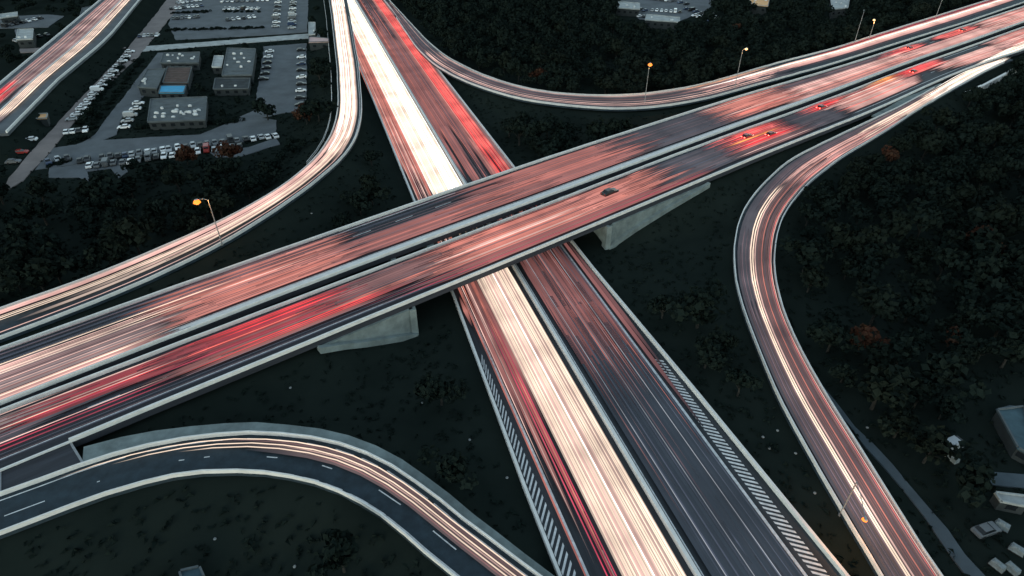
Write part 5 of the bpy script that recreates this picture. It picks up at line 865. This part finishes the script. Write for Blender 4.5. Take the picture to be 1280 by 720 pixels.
if len(TR) > 290: tag(with_power(mb.build('faint_trails_and_road_glow', [G[k] for k in keys]), mb), 'fine lesser light trails and imitated road glow spread over all the roads', 'light trails', kind='stuff')
print('trails', len(TR))

# ---------------------------------------------------------------- trees
def crown_mesh(name, seed, R=3.6, n=420, leaf=.75):
    r = np.random.default_rng(seed); lob = [(r.normal(0, R * .38, 3) * (1, 1, .6), R * r.uniform(.4, .62)) for _ in range(9)]
    v = []; f = []
    for k in range(n):
        c, rr = lob[r.integers(9)]; d = r.normal(0, 1, 3); d /= np.linalg.norm(d); p = c + d * rr * r.uniform(.72, 1.08) * (1, 1, .85)
        a = r.normal(0, 1, 3); a /= np.linalg.norm(a); b = np.cross(a, d + .3 * r.normal(0, 1, 3)); b /= np.linalg.norm(b) + 1e-6
        s = leaf * r.uniform(.5, 1.2); q = len(v); v += [p + a * s, p + b * s * .8, p - a * s * .9, p - b * s * .7 + d * .15]; f.append((q, q + 1, q + 2, q + 3))
    v = np.array(v); v[:, 2] += R * .75
    return v, f
CR = [crown_mesh('c', s) for s in range(5)]
crown_me = {}
for k, (v, f) in enumerate(CR):
    for key in ('leaf', 'leaf2', 'leafr'):
        me = mesh('crown', v, f); me.materials.append(M[key]); crown_me[k, key] = me
mb = MB(); mb.tube([(0, 0, -.6), (.05, 0, 1.6), (.1, .1, 3.4), (0, .1, 5)], [.3, .22, .15, .06], 7)
for a in range(5):
    t = a * 1.26; mb.tube([(.05, 0, 1.5 + a * .35), (math.cos(t) * .9, math.sin(t) * .9, 2.8 + a * .35), (math.cos(t) * 1.9, math.sin(t) * 1.9, 3.8 + a * .3)], [.12, .08, .03], 5)
trunk_me = mesh('trunk', mb.v, mb.f); trunk_me.materials.append(M['bark'])
def pix(x, y, z=0):
    a = y * math.cos(.62267) - (z - 87) * math.sin(.62267); b = y * math.sin(.62267) + (z - 87) * math.cos(.62267)
    return 640 + 780 * x / a, 360 - 780 * b / a
def clear(x, y, m):
    for k in RB:
        _, c, wd = DN[k]
        if (np.hypot(c[:, 0] - x, c[:, 1] - y) - wd).min() < m: return False
    for P in flats + [b[1] for b in X['b'].values()]:
        if inpoly(x, y, P): return False
        for i in range(len(P)):
            a, b = np.array(P[i]), np.array(P[(i + 1) % len(P)]); t = np.clip(((x - a[0]) * (b - a)[0] + (y - a[1]) * (b - a)[1]) / max(((b - a) ** 2).sum(), 1e-6), 0, 1)
            if np.hypot(*(a + (b - a) * t - (x, y))) < m * .7: return False
    return True
carpts = [(p[0], p[1]) for r_ in X['rows'].values() for p in r_] + [(p[0], p[1]) for p in o1.values()]
cand = []
def region(px, py):
    if py > 470 and px < 720: return .1
    if px < 400 and py < 225: return .3
    if 180 < py < 430 and px < 520: return .5
    if py > 340 and px < 960: return .3
    if px > 1180 and py > 470: return .35
    return 1.
tries = 0; cell = {}
while tries < 16000:
    tries += 1
    x, y = rng.uniform(-380, 380), 30 + 480 * rng.random() ** 1.0
    px_, py_ = pix(x, y)
    if not (-40 < px_ < 1320 and -60 < py_ < 790): continue
    if rng.random() > region(px_, py_): continue
    s = rng.uniform(.65, 1.35) * (1. if px_ > 400 or py_ > 225 else .5); ky = (int(x // 8), int(y // 8)); ok = True
    for a in (-1, 0, 1):
        for b in (-1, 0, 1):
            for q in cell.get((ky[0] + a, ky[1] + b), ()):
                if (q[0] - x) ** 2 + (q[1] - y) ** 2 < (3.1 * (q[2] + s) / 1.35) ** 2: ok = False
        dd_ = math.hypot(x, y)
    if ok:
        for q in (.35, .7, 1.):
            h_ = 7.5 * s * dd_ / 87 * q
            if not clear(x + x / dd_ * h_, y + y / dd_ * h_, 1.5): ok = False; break
        if abs(x - 42) < 27 and 112 < y < 172: ok = False
        if abs(x + 30) < 16 and 74 < y < 100: ok = False
    if not ok or any((a - x) ** 2 + (b - y) ** 2 < 25 for a, b in carpts) or not clear(x, y, 3.2 + 2.2 * s): continue
    cell.setdefault(ky, []).append((x, y, s)); cand.append((x, y, s, px_, py_))
print('trees', len(cand))
cand.sort(key=lambda c: (c[1] ** 2 + c[0] ** 2) / c[2] ** 2)
def zone(px_, py_):
    if px_ < 400 and py_ < 225: return 'round the compound and parked cars at top left'
    if py_ < 215 and px_ < 600: return 'between the left ramp and the lower highway'
    if px_ < 640 and py_ < 470: return 'between the left ramp and the overpass'
    if py_ < 215: return 'behind the far ramp at the top'
    if px_ < 720: return 'inside the loop at the bottom left'
    if px_ < 960: return 'between the lower highway and the S-shaped ramp'
    return 'on the dark slope right of the S-shaped ramp'
def tree(x, y, s, key, label, group):
    r = link('broadleaf_tree', None); r.location = (x, y, ground_z(x, y)); r.rotation_euler = (0, 0, random.uniform(0, 6.28)); r.scale = (s, s, s * random.uniform(.85, 1.15))
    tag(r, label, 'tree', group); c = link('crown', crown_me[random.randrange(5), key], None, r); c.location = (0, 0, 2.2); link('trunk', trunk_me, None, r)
for n_, p in enumerate(X['red']):
    where = ['beside the right slope, the highest one there', 'low on the right slope, left of the other', 'low on the right slope, right of the other', 'behind the far ramp at the far left of the reds', 'behind the far ramp above the bend lamp',
             'behind the far ramp near the second lamp', 'behind the far ramp, upper of the pair', 'behind the far ramp, lower of the pair', 'below the S-shaped ramp exit', 'below the parked row, left of two', 'below the parked row, right of two', 'beside the upper bend of the left ramp'][n_]
    tree(p[0], p[1], random.uniform(.7, 1.), 'leafr', 'russet leaved tree ' + where, 'russet trees')
p = o1['tree']; tree(p[0], p[1], 1.15, 'leaf', 'round dark tree standing alone on the paved corner of the compound', 'lone trees')
for x, y, s, px_, py_ in cand[:275]:
    z_ = zone(px_, py_); tree(x, y, s, random.choice(['leaf', 'leaf', 'leaf2']), 'dark broadleaf tree ' + z_, 'dark trees ' + z_)
rest = cand[275:]
VV = []; k = 0
for x, y, s, _, _ in rest:
    v = CR[int(rng.integers(5))][0]; a = rng.uniform(0, 6.28); c, q = math.cos(a), math.sin(a)
    u = np.stack([v[:, 0] * c - v[:, 1] * q, v[:, 0] * q + v[:, 1] * c, v[:, 2] + 2.2], 1) * s + (x, y, ground_z(x, y)); VV.append(u)
if VV:
    VV = np.concatenate(VV); nf = len(VV) // 4
    me = bpy.data.meshes.new('wood'); me.vertices.add(len(VV)); me.vertices.foreach_set('co', VV.astype(np.float32).ravel()); me.loops.add(nf * 4); me.loops.foreach_set('vertex_index', np.arange(nf * 4, dtype=np.int32))
    me.polygons.add(nf); me.polygons.foreach_set('loop_start', np.arange(0, nf * 4, 4, dtype=np.int32)); me.polygons.foreach_set('loop_total', np.full(nf, 4, dtype=np.int32)); me.update(); me.validate()
    tag(link('distant_wood', me, M['leaf']), 'dark wood of many far trees filling the ground behind', 'wood', kind='stuff')
def bushes(p0, p1, n, where):
    for i in range(n):
        x = p0[0] + (p1[0] - p0[0]) * (i + random.uniform(.2, .8)) / n; y = p0[1] + (p1[1] - p0[1]) * (i + random.uniform(.2, .8)) / n; s = random.uniform(.3, .5)
        b = link('bush', crown_me[random.randrange(5), 'leaf']); b.location = (x, y, ground_z(x, y) - .3); b.scale = (s * 1.3, s, s * .7); b.rotation_euler = (0, 0, random.uniform(0, 6)); tag(b, 'low dark bush ' + where, 'bush', 'bushes ' + where)
for q in X['bush']: bushes(*q)
# undergrowth: low leafy ground cover
n = 26000; P = np.stack([rng.uniform(-200, 200, n), 25 + 330 * rng.random(n) ** 1.4], 1); keep = np.ones(n, bool)
for kx in RB:
    d, _, _ = nearest(kx, P[:, 0], P[:, 1]); keep &= d > 1.2
P = P[keep]; P = [p for p in P if not any(inpoly(p[0], p[1], q) for q in flats)]
V2 = []; F2 = []
for x, y in P:
    z = ground_z(x, y)
    for _ in range(2):
        a = rng.uniform(0, 6.28); s = rng.uniform(.25, .8); h = rng.uniform(.15, .6); k = len(V2)
        cx, cy = x + rng.uniform(-.5, .5), y + rng.uniform(-.5, .5)
        V2 += [(cx - math.cos(a) * s, cy - math.sin(a) * s, z), (cx + math.cos(a) * s, cy + math.sin(a) * s, z + h * .3), (cx + math.sin(a) * s * .7, cy - math.cos(a) * s * .7, z + h), (cx - math.cos(a) * s * .6, cy - math.sin(a) * s * .6, z + h)]; F2.append((k, k + 1, k + 2, k + 3))
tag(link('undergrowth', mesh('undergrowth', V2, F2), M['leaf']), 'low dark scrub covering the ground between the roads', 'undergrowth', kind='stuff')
# pale rocks in the grass
for n_, p in enumerate(X['rocks']):
    bm = bmesh.new(); bmesh.ops.create_icosphere(bm, subdivisions=2, radius=.26)
    for v in bm.verts: v.co *= 1 + .35 * mn.noise(v.co * 1.7 + Vector((n_, 0, 0))); v.co.z *= .6
    me = bpy.data.meshes.new('rock'); bm.to_mesh(me); bm.free(); o = link('rock', me, M['rock']); o.location = (p[0], p[1], ground_z(p[0], p[1]) + .15)
    tag(o, 'small pale rock lying in the dark grass beside a road', 'rock', 'small pale rocks in the grass')
# white wall along the slope beyond the S-shaped ramp
wp = X['row_wall']; mb = MB()
for a, b in zip(wp, wp[1:]):
    c = ((a[0] + b[0]) / 2, (a[1] + b[1]) / 2); gz = ground_z(*c); mb.box((c[0], c[1], gz + .8), (math.dist(a, b) + .3, 1.0, 2.6), math.atan2(b[1] - a[1], b[0] - a[0]))
tag(mb.build('retaining_wall', M['concrete']), 'pale low retaining wall in the dark beyond the start of the S-shaped ramp', 'wall')
# fence line outside the upper bend of the left ramp
mb = MB(); pp = [at('rl', i, -.28) for i in np.arange(6, 76, 2)]
root = link('ramp_fence', None); root.location = (float(pp[0][0]), float(pp[0][1]), 0); tag(root, 'thin steel fence following the outside of the left ramp', 'fence')
rel = [(p[0] - pp[0][0], p[1] - pp[0][1], ground_z(p[0], p[1])) for p in pp]
for h in (.7, 1.3): mb.tube([(p[0], p[1], p[2] + h) for p in rel], .09, 5)
mb.build('rail', M['concrete'], root)
for p in rel: mb = MB(); mb.tube([(p[0], p[1], p[2] - .3), (p[0], p[1], p[2] + 1.4)], .07, 5); mb.build('post', M['steel'], root)
